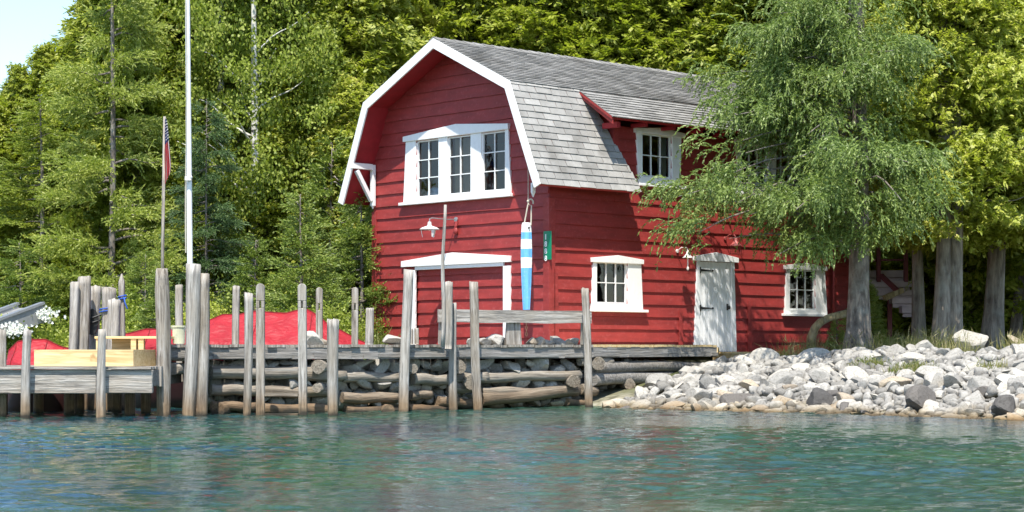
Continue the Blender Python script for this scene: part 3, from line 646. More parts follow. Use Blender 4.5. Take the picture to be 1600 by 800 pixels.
# lamps
def shade_lamp(name, loc, r, mat, label, arm, shade=None):
    o = empty(name, loc, label, 'wall lamp', rz=TH); return o
lmp = HW(-.0, G2(715, 343)[0], G2(715, 343)[1])
b_, z_ = G2(715, 343); lo = empty('wall_lamp', HW(-.03, b_, z_), 'white enamel gooseneck lamp on a thin arm above the wide red door', 'lamp', rz=TH)
Lx = -.72
mb = MB(); mb.tube([(0, 0, 0), (-.25, .02, -.01), (-.66, .02, 0), (Lx, .02, -.02), (Lx, .02, -.10)], .012, 8); mb.tube([(0, 0, 0), (-.03, 0, 0)], .05, 12); mb.build('arm', M['galv'], lo)
mb = MB(); prof = [(.035, -.08), (.045, -.16), (.16, -.20), (.21, -.235), (.205, -.245)]
N = 20; vs = []; fs = []
for r, z in prof:
    for i in range(N): vs.append((Lx + r * math.cos(2 * PI * i / N), .02 + r * math.sin(2 * PI * i / N), z))
for j in range(len(prof) - 1):
    for i in range(N): fs.append((j * N + i, j * N + (i + 1) % N, (j + 1) * N + (i + 1) % N, (j + 1) * N + i))
mb.poly(vs, fs)
for a0 in (.1, 2.2, 4.2):
    p = lambda t, r, z: (Lx + r * math.cos(t), .02 + r * math.sin(t), z)
    mb.prism([p(a0, .19, -.24), p(a0 + .45, .19, -.24), p(a0 + .25, .15, -.40), p(a0 + .1, .15, -.39)], [p(a0, .175, -.24), p(a0 + .45, .175, -.24), p(a0 + .25, .14, -.40), p(a0 + .1, .14, -.39)])
mb.build('lamp_shade', M['enamel'], lo, smooth=False)
mb = MB(); mb.sphere((Lx, .02, -.22), .045, 10, 8); mb.build('bulb', M['enamel'], lo, smooth=True)
mb = MB(); mb.tube([(-.02, -.03, -.05), (-.04, -.03, -.14), (-.04, -.01, -.2)], .035, 8); mb.sphere((-.04, -.02, -.24), .06, 10, 8, (.7, 1, 1.3)); mb.build('switch_box', M['red'], lo)
def bell(u, v, mat, label, s):
    a_, z_ = S2(u, v); o = empty('bell_lamp', HW(a_, -.04, z_), label, 'lamp', rz=TH)
    mb = MB(); mb.tube([(0, 0, .05), (0, -.12, .12), (0, -.26, .11), (0, -.30, .06)], .012, 7); mb.tube([(0, .01, .05), (0, -.015, .05)], .04, 10); mb.build('arm', M[mat], o)
    mb = MB(); prof = [(.02, .07), (.035, .04), (.05, -.02), (.10, -.09), (.15, -.13), (.148, -.14)]; N = 18; vs = []; fs = []
    for r, z in prof:
        for i in range(N): vs.append((r * s * math.cos(2 * PI * i / N), -.30 + r * s * math.sin(2 * PI * i / N), z * s))
    for j in range(len(prof) - 1):
        for i in range(N): fs.append((j * N + i, j * N + (i + 1) % N, (j + 1) * N + (i + 1) % N, (j + 1) * N + i))
    mb.poly(vs, fs); mb.build('lamp_shade', M[mat], o, smooth=True); return o
bl1 = bell(1056, 396, 'enamel', 'small white bell with a hanging pull on the red wall left of the door', .75); M['dull_lamp'] = simple('faded_red_enamel', (.42, .10, .09), .5); M['pinkish'] = simple('faded_pink_enamel', (.62, .35, .33), .5)
mb = MB(); mb.tube([(0, -.30, -.1), (0, -.30, -.30)], .014, 7); mb.sphere((0, -.30, -.33), .028, 8, 6, (1, 1, 1.6)); mb.build('pull', M['enamel'], bl1)
bl2 = bell(1131, 376, 'dull_lamp', 'red wall lamp hanging just above the white board door', .95)
mb = MB()
for i in range(9):
    t = 2 * PI * i / 9; mb.tube([(.1 * math.cos(t), -.3 + .1 * math.sin(t), -.11), (.12 * math.cos(t), -.3 + .12 * math.sin(t), -.3)], .006, 4)
mb.tube([(.12 * math.cos(2 * PI * i / 12), -.3 + .12 * math.sin(2 * PI * i / 12), -.3) for i in range(13)], .007, 4); mb.build('lamp_cage', M['red'], bl2)

# ------------------------------------------------------------------ dock in front of the boathouse
DT = 1.155                                          # top of the deck boards
def seg_len(a, b): return math.hypot(b[0] - a[0], b[1] - a[1])
FR = [(-5.72, 31.2), (-2.3, 32.75), (1.52, 35.95), (4.25, 39.7)]          # outer edge of the dock, left to right
BK = [(-5.72, 33.3), (-2.85, 34.1), (-2.6, 41.6), tuple(HW(0, -.06, 0)[:2]), tuple(HW(4.55, -.06, 0)[:2])]
dock = empty('dock', (-2.0, 34.0, 0), 'weathered board dock on log cribs running along the front of the boathouse', 'dock')
D0 = Vector(dock.location)
def DW(x, y, z): return Vector((x, y, z)) - D0
# boards: strips between consecutive rays of the front edge and matching back edge
def strip(mb, A, B, C, Dd, z1, th, wid, seed, over=.05):
    """boards laid across quad A-B (front) D-C (back)"""
    rr = random.Random(seed); n = max(1, int(seg_len(A, B) / wid)); A, B, C, Dd = map(Vector, (A, B, C, Dd))
    for i in range(n):
        f0, f1 = i / n, (i + 1) / n - .006 / wid / n * 1.0
        p = [A.lerp(B, f0), A.lerp(B, f1), Dd.lerp(C, f1), Dd.lerp(C, f0)]; o = rr.uniform(0, over); dr = (p[0] - p[3]).normalized(); p[0] = p[0] + dr * o; p[1] = p[1] + dr * o
        zz = z1 + rr.uniform(-.012, .0)
        mb.prism([DW(q.x, q.y, zz - th) for q in p], [DW(q.x, q.y, zz) for q in p])
mb = MB()
strip(mb, FR[0], FR[1], BK[1], BK[0], DT, .045, .16, 1); strip(mb, FR[1], FR[2], BK[3], BK[2], DT, .045, .16, 2)
planks = mb.build('deck_boards', M['wood'], dock)
mb = MB(); strip(mb, FR[2], FR[3], (4.3, 41.05), BK[3], DT + .004, .045, .16, 3, .02); mb.build('new_deck_boards', M['pine'], dock)
def edge_beam(name, A, B, z0, z1, t, mat, off=0.0, jag=None, seed=0):
    A, B = Vector((*A, 0)), Vector((*B, 0)); d = B - A; L = d.length; ang = math.atan2(d.y, d.x); mb = MB(); rr = random.Random(seed)
    mb.box(0, L, off, off + t, 0, z1 - z0)
    if jag:
        x = 0
        while x < L:
            w_ = rr.uniform(.5, 2.2); mb.box(x, min(L, x + w_), off - .025, off, rr.uniform(0, .03), rr.uniform(.05, .10)); x += w_ + rr.uniform(.02, .5)
    o = mb.build(name, M[mat], dock); o.location = DW(A.x, A.y, z0); o.rotation_euler = (0, 0, ang); return o
edge_beam('rim_beam', FR[0], FR[1], .905, DT - .047, .10, 'beam', 0, 1, 1); edge_beam('rim_beam', FR[1], FR[2], .905, DT - .047, .10, 'beam', 0, 1, 2)
edge_beam('rim_beam', FR[2], FR[3], .915, DT - .042, .10, 'beam', 0, 1, 3)
edge_beam('rim_beam', (FR[3][0], FR[3][1]), (4.42, 41.0), .9, DT - .05, .06, 'pine', -.02)
edge_beam('rim_beam', BK[0], BK[1], .95, DT - .05, .08, 'beam')
edge_beam('rim_beam', FR[0], BK[0], .95, DT - .05, .08, 'beam', -.08)
# step below the white door
st = empty('door_step', HW(4.75, -.35, -.12), 'low plank step under the white board door at the end of the dock', 'step', rz=TH)
mb = MB(); mb.box(0, 1.45, -.32, .28, .05, .095); bevel(mb.build('tread', M['pine'], st), .004); mb = MB(); mb.box(.03, .10, -.28, .25, -.2, .05); mb.box(1.32, 1.39, -.28, .25, -.2, .05); mb.box(.10, 1.32, -.28, -.24, -.1, .05); mb.build('frame', M['pine'], st)
# ---- log cribs
crib = empty('log_crib', (-1.0, 33.5, 0), 'grey log crib filled with pale stones under the dock', 'crib'); C0 = Vector(crib.location)
def log(u0, v0, u1, v1, Ya, Yb, r, seed, par=None, mat='log', taper=.92, name='log'):
    a, b = P(u0, v0, Ya), P(u1, v1, Yb); d = b - a; L = d.length; mb = MB(); n = 9
    mb.tube([(0.014 * math.sin(seed + i * .9), .012 * math.sin(seed * 2 + i), L * i / n) for i in range(n + 1)], [.86 * r * (1 + (taper - 1) * i / n) for i in range(n + 1)], 14, True, .08, seed)
    o = link(name, mb.mesh(name, False), M[mat], par); 
    for p_ in o.data.polygons: p_.use_smooth = len(p_.vertices) == 4
    o.rotation_euler = d.to_track_quat('Z', 'Y').to_euler(); o.location = a - (C0 if par else Vector()); return o
def yf(u):                                          # depth of the crib face behind picture column u
    x_ = lambda Y: (u - 800) / F * Y
    for A, B in zip(FR[:-1], FR[1:]):
        for k in range(60):
            t = k / 59; X, Y = A[0] + (B[0] - A[0]) * t, A[1] + (B[1] - A[1]) * t
            if X >= x_(Y): return Y
    return 39.7
logs = [(330, 582, 505, 582, .13), (330, 609, 400, 610, .11), (412, 612, 520, 612, .115), (330, 634, 400, 636, .10), (405, 640, 520, 640, .12),
        (536, 588, 622, 590, .11), (534, 622, 622, 621, .11), (420, 583, 540, 587, .12), (540, 642, 640, 642, .10),
        (645, 592, 700, 594, .115), (640, 618, 672, 616, .105), (636, 640, 700, 640, .11), (684, 627, 735, 630, .115), (700, 606, 745, 606, .12),
        (752, 590, 905, 586, .115), (750, 625, 902, 609, .145), (752, 611, 850, 613, .10), (905, 566, 955, 565, .09), (905, 607, 930, 612, .12), (886, 629, 932, 629, .085),
        (700, 591, 760, 590, .12)]
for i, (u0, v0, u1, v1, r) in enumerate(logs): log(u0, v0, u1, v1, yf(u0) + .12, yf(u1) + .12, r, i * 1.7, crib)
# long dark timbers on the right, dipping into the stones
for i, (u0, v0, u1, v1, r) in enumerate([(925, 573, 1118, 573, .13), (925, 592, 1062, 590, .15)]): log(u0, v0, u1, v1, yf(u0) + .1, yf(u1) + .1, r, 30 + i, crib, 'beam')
# cross logs with their round ends to the water
for i, (u, v, r) in enumerate([(497, 573, .115), (495, 606, .08), (340, 640, .12), (270, 577, .10), (646, 576, .085), (718, 573, .12), (738, 597, .14), (935, 568, .125), (897, 596, .12), (984, 600, .11), (607, 642, .11)]):
    Y = yf(u) - .18
    a = P(u, v, Y); b = a + Vector((-.25 if u > 600 else .1, 1.0, 0)).normalized() * 2.2; d = b - a; mb = MB(); n = 6
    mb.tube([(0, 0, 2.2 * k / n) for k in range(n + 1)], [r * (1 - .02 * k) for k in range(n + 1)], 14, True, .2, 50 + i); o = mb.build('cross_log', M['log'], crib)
    for p_ in o.data.polygons: p_.use_smooth = len(p_.vertices) == 4
    o.rotation_euler = d.to_track_quat('Z', 'Y').to_euler(); o.location = a - C0
# ---- piles and posts
def pile_mesh(L, r0, r1, seed, square=False, top='rough', below=1.0):
    """axis along Z, origin at the water line (or foot)"""
    rr = random.Random(seed); n = 18; zs = [-below] + [L * i / 14 for i in range(15)]; V = []; Fc = []
    for k, z in enumerate(zs):
        t = max(0, z) / L; r = r0 + (r1 - r0) * t
        if top == 'cone' and t > .86: r *= 1 - 1.6 * (t - .86)
        if top == 'round' and t > .94: r *= max(.2, 1 - ((t - .94) / .06) ** 2 * .8)
        for i in range(n):
            a = 2 * PI * i / n; q = r
            if square: q = r * min(1 / max(abs(math.cos(a)), 1e-3), 1 / max(abs(math.sin(a)), 1e-3)) * .95; q = min(q, r * 1.28)
            gr = noise.noise(Vector((math.cos(a) * 2.2 + seed, math.sin(a) * 2.2, z * .35))) * .20 + noise.noise(Vector((math.cos(a) * 6 + seed, math.sin(a) * 6, z * 1.1))) * .10
            q *= 1 + gr * (.5 if square else 1); zz = z
            if k == len(zs) - 1: zz += r * .5 * noise.noise(Vector((math.cos(a) * 1.5 + seed, math.sin(a) * 1.5, 3)))
            V.append((q * math.cos(a) + .012 * math.sin(z * 2 + seed), q * math.sin(a), zz))
    for k in range(len(zs) - 1):
        for i in range(n): Fc.append((k * n + i, k * n + (i + 1) % n, (k + 1) * n + (i + 1) % n, (k + 1) * n + i))
    V.append((0, 0, L + r1 * .12)); c = len(V) - 1; b = (len(zs) - 1) * n
    for i in range(n): Fc.append((b + i, b + (i + 1) % n, c))
    me = bpy.data.meshes.new('pile'); me.from_pydata(V, [], Fc); me.update()
    me.polygons.foreach_set('use_smooth', [True] * len(me.polygons))
    return me
def post(u1, v1, u0, v0, wpx, Y, label, top='rough', square=False, name='pile', group='mooring piles along the dock', cat='pile', below=1.0, w0=None):
    a, b = P(u0, v0, Y), P(u1, v1, Y); d = b - a; L = d.length; r1 = wpx / 2 / F * Y; r0 = (w0 or wpx * 1.04) / 2 / F * Y
    o = link(name, pile_mesh(L, r0, r1, u1 * .37, square, top, below), M['wood']); o.location = a; o.rotation_euler = (0, math.atan2(d.x, d.z), 0)
    return tag(o, label, cat, group)
YP = 30.75
PW = 'weathered grey round pile '
post(253.5, 421, 256, 650, 23, YP, 'thick pale pile with a shaved top, right of the new pine steps', 'cone', w0=21)
post(303, 413, 295, 650, 23, YP, 'tallest thick pile at the foot of the white flagpole', 'rough', w0=20)
post(320, 428, 316, 650, 14, YP + .05, 'thin tall pile touching the right side of the flagpole pile', w0=18)
post(388.5, 458, 386, 651, 14, YP, 'knotty thin pile just left of the dock ladder', w0=12)
post(520, 500, 521, 652, 18, YP, 'short stout pile standing alone between the ladder and the boathouse', w0=16)
post(637.5, 422, 631, 643, 15, 32.9, 'pale squared pile in front of the left trim of the wide red door', square=True)
post(707, 474, 709, 641, 11, 33.4, 'slim round pile standing below the clamped plank with the leaning pole', w0=13)
o = post(700, 441, 697, 545, 16, 33.1, 'split grey post stub clamped to the dock edge, left end of the railing plank', square=True, below=0.0)
post(739, 441, 747, 641, 14, 33.6, 'leaning squared pile crossing the railing plank in front of the wide red door', square=True)
post(914, 451, 921, 636, 12, 35.3, 'tall squared pile at the right end of the railing plank', square=True)
post(43, 516, 40, 650, 14, 29.75, 'short pale pile in front of the left platform, before the small red tarp', w0=15)
post(160.5, 515, 157, 646, 12, 29.75, 'short pale pile crossing the front of the new pine steps', w0=15)
post(3, 516, 2, 645, 13, 30.5, 'pile cut by the left edge of the picture behind the platform')
post(116.5, 441, 112, 600, 13, 33.0, 'grey pile with two bolt holes, leftmost of the cluster behind the pine steps')
post(131, 433, 127, 600, 20, 33.2, 'thickest pile of the cluster behind the pine steps', w0=22)
post(148, 448, 145, 600, 17, 33.6, 'pile with a dark disc hung on it behind the pine steps')
post(169, 450, 168, 600, 22, 33.2, 'wide pile tied with a blue strap behind the pine steps')
post(191, 428, 191, 600, 9, 33.8, 'narrow slotted post tied with blue cord behind the pine steps', 'round', square=True)
post(179, 469, 178, 600, 18, 32.9, 'low squared post in front of the slotted post behind the pine steps', square=True)
GB = 'posts along the back edge of the dock'
post(280.5, 445, 281, 542, 11, 33.2, 'slim grey post above the cream bucket between two thick piles', name='post', group=GB, cat='post', below=.6, square=True)
post(369, 447, 369, 542, 10, 33.3, 'slim grey post before the middle of the big red tarp', name='post', group=GB, cat='post', below=.1, square=True)
post(577, 482, 577, 540, 12, 34.6, 'short squared post against the left corner of the boathouse', name='post', group=GB, cat='post', below=.0, square=True)
post(641, 515, 641, 538, 11, 34.8, 'short post stub left beside the white door trim', name='post', group='post stubs by the wide red door', cat='post', below=.0, square=True)
post(650, 513, 650, 538, 7, 34.9, 'paler post stub right beside the white door trim', name='post', group='post stubs by the wide red door', cat='post', below=.0, square=True)
M['dark_hole'] = simple('dark_slot', (.03, .025, .02), .9)
def slotted(name, mb_par, a, b, w, t, mat='wood'):
    a, b = Vector(a), Vector(b); L = (b - a).length; mb = MB(); n = 8
    # rounded top board with a slot near the top
    hw, sw_ = w / 2, w * .11
    out = [(-hw, 0), (hw, 0), (hw, L - hw)] + [(hw * math.cos(t_), L - hw + hw * math.sin(t_)) for t_ in np.linspace(0, PI, 9)[1:-1]] + [(-hw, L - hw)]
    s0, s1 = L - .40, L - .28
    mb.box(-hw, hw, -t / 2, t / 2, 0, s0); mb.box(-hw, -sw_, -t / 2, t / 2, s0, s1); mb.box(sw_, hw, -t / 2, t / 2, s0, s1)
    top = [(-hw, s1), (hw, s1)] + out[2:]
    mb.prism([(x, -t / 2, z) for x, z in top], [(x, t / 2, z) for x, z in top])
    o = mb.build(name, M[mat], mb_par); bevel(o, .008); d = b - a; o.rotation_euler = (0, math.atan2(d.x, d.z), 0); o.location = a - (Vector(mb_par.location) if mb_par else Vector()); return o
lad = empty('ladder', P(440, 645, 31.0), 'wooden dock ladder with rounded slotted rails standing in the water', 'ladder')
slotted('rail', lad, P(407, 655, 30.95) - Vector((0, 0, .6)), P(407, 443, 30.95), .135, .10); slotted('rail', lad, P(474, 655, 30.95) - Vector((0, 0, .6)), P(472, 443, 30.95), .135, .10)
for v in (578, 617, 648):
    a, b = P(414, v, 30.98), P(466, v, 30.98); mb = MB(); mb.box(0, (b - a).length, -.06, .06, -.02, .02); o = mb.build('rung', M['wood_x'], lad); o.location = a - Vector(lad.location)
lad2 = empty('ladder', P(528, 540, 33.5), 'smaller slotted wooden ladder on the back edge of the dock', 'ladder')
slotted('rail', lad2, P(499, 600, 33.5), P(499, 449, 33.5), .115, .09); slotted('rail', lad2, P(554, 600, 33.5), P(555, 449, 33.5), .115, .09)
a, b = P(504, 575, 33.5), P(550, 575, 33.5); mb = MB(); mb.box(0, (b - a).length, -.05, .05, -.02, .02); o = mb.build('rung', M['wood_x'], lad2); o.location = a - Vector(lad2.location)
# ---- railing plank in front of the gable
rail = empty('railing', (-.4, 34.2, DT), 'low weathered railing plank across the dock in front of the wide red door', 'railing')
ra, rb = P(685, 493.5, 34.1), P(923, 493.0, 35.75); d = rb - ra; mb = MB(); L = d.length
nseg = 12
for i in range(nseg):
    x0, x1 = L * i / nseg, L * (i + 1) / nseg; z0, z1 = (.008 * math.sin(i * 1.3), .008 * math.sin((i + 1) * 1.3))
    mb.poly([(x0, -.03, -.115 + z0), (x1, -.03, -.115 + z1), (x1, .03, -.115 + z1), (x0, .03, -.115 + z0), (x0, -.03, .115 + z0 * .4), (x1, -.03, .115 + z1 * .4), (x1, .03, .115 + z1 * .4), (x0, .03, .115 + z0 * .4)], [(0, 3, 2, 1), (4, 5, 6, 7), (0, 1, 5, 4), (2, 3, 7, 6)] + ([(0, 4, 7, 3)] if i == 0 else []) + ([(1, 2, 6, 5)] if i == nseg - 1 else []))
pl = mb.build('plank', M['wood_x'], rail); pl.location = ra - Vector(rail.location); pl.rotation_euler = (0, 0, math.atan2(d.y, d.x))
for f, wd_ in ((.03, .12), (.49, .34), (.965, .14)):
    p = ra.lerp(rb, f); mb = MB(); zt_ = p.z - DT + .08
    mb.prism([(-wd_ / 2, .035, 0), (wd_ / 2, .035, 0), (wd_ / 2, .085, 0), (-wd_ / 2, .085, 0)], [(-wd_ * .36, .035, zt_), (wd_ * .36, .035, zt_), (wd_ * .36, .085, zt_), (-wd_ * .36, .085, zt_)])
    o = mb.build('support', M['wood'], rail); o.location = Vector((p.x, p.y, DT)) - Vector(rail.location); o.rotation_euler = (0, 0, math.atan2(d.y, d.x))
# leaning grey pole in front of the lamp
a, b = P(691, 542, 32.95), P(694.5, 320, 32.95); mb = MB(); n = 10
mb.tube([(.015 * math.sin(i * .8), 0, (b - a).length * i / n) for i in range(n + 1)], [.036 - .001 * i for i in range(n + 1)], 8, True, .2, 3); o = mb.build('pole', M['pole'], None, a, True); o.rotation_euler = (0, math.atan2((b - a).x, (b - a).z), 0)
tag(o, 'thin bare grey pole rising past the gooseneck lamp in front of the gable', 'pole')
# ---- hanging marker buoy
bo = G2(823, 348, -.42); top = HW(-.42, *G2(823, 348, -.42)); bot = HW(-.42, *G2(822.5, 484, -.42)); Lb = (top - bot).length
bu = empty('spar_buoy', bot, 'tapered spar buoy with white and pale blue bands hanging from the roof edge', 'buoy')
secs = [(0, .075, 'blue'), (.32, .105, 'blue'), (.48, .115, 'blue'), (.48, .115, 'buoy_white'), (.60, .12, 'buoy_white'), (.60, .12, 'blue'), (.70, .12, 'blue'), (.70, .12, 'buoy_white'), (.81, .115, 'buoy_white'), (.81, .115, 'blue'), (.89, .11, 'blue'), (.89, .11, 'buoy_white'), (.975, .10, 'buoy_white'), (1.0, .085, 'buoy_white')]
mb = MB(); mats = ['blue', 'buoy_white']; n = 8
for (f0, r0, m0), (f1, r1, m1) in zip(secs[:-1], secs[1:]):
    if f0 == f1: continue
    mb.cur = mats.index(m1)
    rg = [[(r * math.cos(2 * PI * (i + .5) / n), r * math.sin(2 * PI * (i + .5) / n) * .8, f * Lb) for i in range(n)] for f, r in ((f0, r0), (f1, r1))]
    mb.poly(rg[0] + rg[1], [(i, (i + 1) % n, n + (i + 1) % n, n + i) for i in range(n)] + ([tuple(range(n - 1, -1, -1))] if f0 == 0 else []) + ([tuple(range(n, 2 * n))] if f1 == 1 else []))
mb.build('body', [M['blue'], M['buoy_white']], bu)
mb = MB(); mb.sphere((.05, -.085, Lb * .94), .02, 8, 6); mb.build('eye_bolt', M['black'], bu)
mb = MB(); mb.tube([(-.05, -.04, Lb * .96), (.03, -.03, Lb + .36), (.10, -.03, Lb + .34), (.09, -.05, Lb * .97)], .014, 7); mb.build('handle_strap', M['rope'], bu)
zt_ = HW(-.42, *G2(824, 235, -.42)).z - bot.z
mb = MB(); zk = HW(-.42, *G2(828, 310, -.42)).z - bot.z
mb.tube([(.035, 0, zt_ + .25), (.035, -.0, zk - .04)], .009, 6); mb.tube([(.035 + .05 - .05 * math.cos(t), 0, zk - .08 + .0 + .07 * math.sin(t)) for t in np.linspace(-.6, 3.5, 14)], .016, 7); mb.sphere((.035, 0, zk - .05), .03, 8, 6); mb.build('rope', M['rope'], bu)
mb = MB()
for i in range(8):
    c = Vector((0, 0, -.05 - i * .062)); ax = (.018, 0) if i % 2 else (0, .018)
    mb.tube([c + Vector((ax[0] * math.cos(t), ax[1] * math.cos(t), .04 * math.sin(t))) for t in np.linspace(0, 2 * PI, 9)], .006, 5, False)
M['rust'] = simple('rusty_iron', (.16, .09, .05), .8); mb.build('chain', M['rust'], bu)
# ---- left platform and the new pine steps
PX0, PX1, PY0, PY1, PZ = -9.6, P(238, 0, 29.95).x, 29.95, 32.6, .80
pf = empty('platform', ((PX0 + PX1) / 2, 31, 0), 'low grey timber platform at the left with a heavy bolted front beam', 'dock'); q = Vector(pf.location)
mb = MB(); x = PX0; rr = random.Random(3)
y = PY0 - .05
while y < PY1: mb.box(PX0 - q.x, PX1 + rr.uniform(-.03, .04) - q.x, y - q.y, y + .135 - q.y, PZ - .04, PZ - rr.uniform(0, .008)); y += .145
mb.build('deck_boards', M['wood_x'], pf)
mb = MB(); mb.box(PX0 - q.x, P(150, 0, 29.95).x - q.x, PY0 - q.y, PY0 + .1 - q.y, .38, PZ - .045); mb.box(P(150, 0, 29.95).x - q.x + .004, PX1 - q.x, PY0 - q.y, PY0 + .1 - q.y, .385, PZ - .05); bevel(mb.build('front_beam', M['wood_x'], pf), .01)
mb = MB(); mb.box(PX1 - .1 - q.x, PX1 - q.x, PY0 + .104 - q.y, PY1 - q.y, .5, PZ - .05); mb.build('side_beam', M['beam'], pf)
mb = MB(); mb.box(P(240, 0, 30.6).x - q.x, P(254, 0, 30.6).x - q.x, 30.5 - q.y, 30.62 - q.y, .48, .80); mb.build('cleat_block', M['wood'], pf)
for (ux, yy) in ((-60, 30.5), (4, 32.0), (108, 31.5), (124, 32.3), (182, 32.3), (203, 31.2), (60, 32.3), (228, 32.3)):
    x = P(ux, 0, yy).x - q.x; mb = MB(); mb.tube([(x, yy - q.y, -1), (x, yy - q.y, .74)], .085, 10); mb.build('leg', M['log'], pf, smooth=True)
steps = empty('pine_steps', (P(155, 0, 31).x, 31.0, PZ), 'new yellow pine steps leading from the low platform up to the dock', 'steps', rz=R(-9))
mb = MB(); bx0, bx1, by0, by1 = -.88, .78, -.55, .50; mb.box(bx0, bx1, by0, by0 + .04, 0, .235); mb.box(bx0, bx0 + .04, by0 + .041, by1, 0, .235); bevel(mb.build('front_board', M['pine'], steps), .004)
mb = MB(); mb.box(bx1 - .04, bx1, by0 + .041, by1, .0, .234); bevel(mb.build('side_board', M['pine'], steps), .004)
mb = MB()
for k in range(7): mb.box(bx0, bx1, by0 + k * .15, by0 + k * .15 + .146, .2355, .265)
mb.build('tread', M['pine'], steps)
mb = MB(); ux0, ux1, uy = -.30, 1.02, .56
for k in range(4): mb.box(ux0, ux1, uy + k * .146, uy + k * .146 + .142, .445, .485)
bevel(mb.build('upper_tread', M['pine'], steps), .004)
for x in (ux0 + .02, .32, .45, ux1 - .13): mb = MB(); mb.box(x, x + .09, uy + .02, uy + .1, .0, .4445); mb.build('leg', M['pine'], steps)
mb = MB(); mb.box(ux0 + .11, .32, uy + .5, uy + .54, 0, .444); mb.build('back_board', M['pine'], steps)
# blue straps, dark disc, bucket
def strap(u, v, rpx, Y, label, tail):
    c = P(u, v, Y); r = rpx / F * Y; mb = MB()
    for dz in (0, .045): mb.tube([c + Vector((r * math.cos(t), r * math.sin(t), dz + .02 * math.cos(t))) for t in np.linspace(0, 2 * PI, 17)], .013, 6, False)
    mb.tube([c + Vector((r * .6, -r * .9, .03)), c + Vector((r * .8, -r * 1.0, -.06)), c + Vector(tail)], .014, 6); o = mb.build('strap', M['bluerope'], None, smooth=True); return tag(o, label, 'strap')
strap(168, 486, 12.5, 33.2, 'blue strap wrapped round the wide pile behind the pine steps', (.08, -.2, -.25)); strap(191, 467, 6.5, 33.8, 'blue cord tied round the narrow slotted post', (.12, -.15, -.18))
c = P(144, 503, 33.4); o = empty('mooring_disc', c, 'dark round plate with a bent cable hanging on a pile behind the pine steps', 'plate')
mb = MB(); mb.tube([(0, -.02, 0), (0, .03, 0)], .20, 18); k = mb.build('plate', M['black'], o, smooth=False); k.scale = (.55, 1, 1.15)
mb = MB(); mb.tube([(-.2, -.05, .12), (0, -.08, .06), (.2, -.06, .14), (.3, -.02, .05), (.26, 0, -.25)], .018, 6); mb.tube([(-.22, -.05, .0), (0, -.08, -.02), (.24, -.06, .06)], .016, 6); mb.build('cable', M['black'], o, smooth=True)
c = P(279.5, 537, 31.6); o = empty('bucket', c, 'cream plastic bucket hanging between two thick piles beside the dock', 'bucket')
mb = MB(); rr_ = [.10, .105, .112]; mb.tube([(0, 0, 0), (0, 0, .15), (0, 0, .29)], rr_, 18); mb.build('body', M['cream'], o, smooth=False); mb = MB(); mb.tube([(0, 0, .27), (0, 0, .30)], .122, 18); mb.build('rim', M['cream'], o)
mb = MB(); mb.tube([(.12 * math.cos(t), -.05, .28 - .10 * math.sin(t)) for t in np.linspace(0, PI, 12)], .006, 5); mb.build('handle', M['galv'], o)
mb = MB(); a, b = P(262, 551, 31.6), P(290, 551, 31.6); mb.box(a.x, b.x, 31.45, 31.9, a.z - .14, a.z + .13); o = mb.build('timber_block', M['wood_x'], None); tag(o, 'short timber block under the cream bucket', 'timber'); bevel(o, .02)
# ---- red covered boats
def covered(name, x0, x1, yc, prof, halfw, skirt, label, seed, lean=0.0):
    """prof: list of (x, ridge z); halfw(x); skirt z"""
    n, m_ = 70, 26; V = []; cx = (x0 + x1) / 2; xs = np.linspace(x0, x1, n); zr = np.interp(xs, [p[0] for p in prof], [p[1] for p in prof]); 
    for i, x in enumerate(xs):
        hw = halfw(x); e = skirt + .04 * math.sin(x * 3 + seed)
        for j in range(m_ + 1):
            s = -1 + 2 * j / m_; ed = abs(s); y = hw * (s * 1.18 if ed < .85 else math.copysign(1.003, s))
            y = hw * np.interp(ed, [0, .8, 1], [0, 1, 1.05]) * (1 if s > 0 else -1)
            z = np.interp(ed, [0, .8, 1], [zr[i], skirt + .16 + .25 * (zr[i] - skirt - .16), e])
            fold = .05 * noise.noise(Vector((x * 2.6 + s * 2.2, s * 3, seed))) + .08 * abs(noise.noise(Vector((x * 1.2 - s * 1.6, s * 1.2, seed + 5)))) - .02 * ed
            V.append((x - cx, y + (fold if ed > .7 else 0) * (1 if s > 0 else -1), z + fold * (1 if ed < .85 else .3) - .05 * math.sin(PI * ed) * (zr[i] - skirt)))
    Fq = [(i * (m_ + 1) + j, (i + 1) * (m_ + 1) + j, (i + 1) * (m_ + 1) + j + 1, i * (m_ + 1) + j + 1) for i in range(n - 1) for j in range(m_)]
    b = empty(name, (cx, yc, 0), label, 'boat')
    o = link('tarp', np_mesh('tarp', V, Fq, smooth=True), M['tarp'], b); sdf = o.modifiers.new('s', 'SOLIDIFY'); sdf.thickness = .01
    mbs = MB(); mbs.tube([Vector(V[i * (m_ + 1) + m_ // 2]) + Vector((0, 0, .006)) for i in range(n)], .010, 5)
    for i in range(8, n - 5, 15): mbs.tube([Vector(V[i * (m_ + 1) + j]) + Vector((0, -.008 if j < m_ // 2 else .008, .006)) for j in range(m_ + 1)], .008, 5)
    mbs.build('seam', M['tarp_seam'], o)
    # hull
    V = []; k_ = 9
    for x in xs[::5]:
        hw = halfw(x) * .97
        for j in range(k_):
            t = PI * j / (k_ - 1); V.append((x - cx, -hw * math.cos(t), skirt + .03 - (skirt + .32) * math.sin(t) ** .6))
    ns = len(xs[::5]); Fq = [(i * k_ + j, (i + 1) * k_ + j, (i + 1) * k_ + j + 1, i * k_ + j + 1) for i in range(ns - 1) for j in range(k_ - 1)]
    link('hull', np_mesh('hull', V, Fq, smooth=True), M['hull'], b); return b
M['tarp_seam'] = simple('dark_red_seam', (.20, .006, .01), .8)
M['hull'] = simple('shade_toned_hull', (.05, .02, .02), .35)  # dark tone puts the shade below the dock into the hull colour
def U(u, Y): return (u - 800) / F * Y
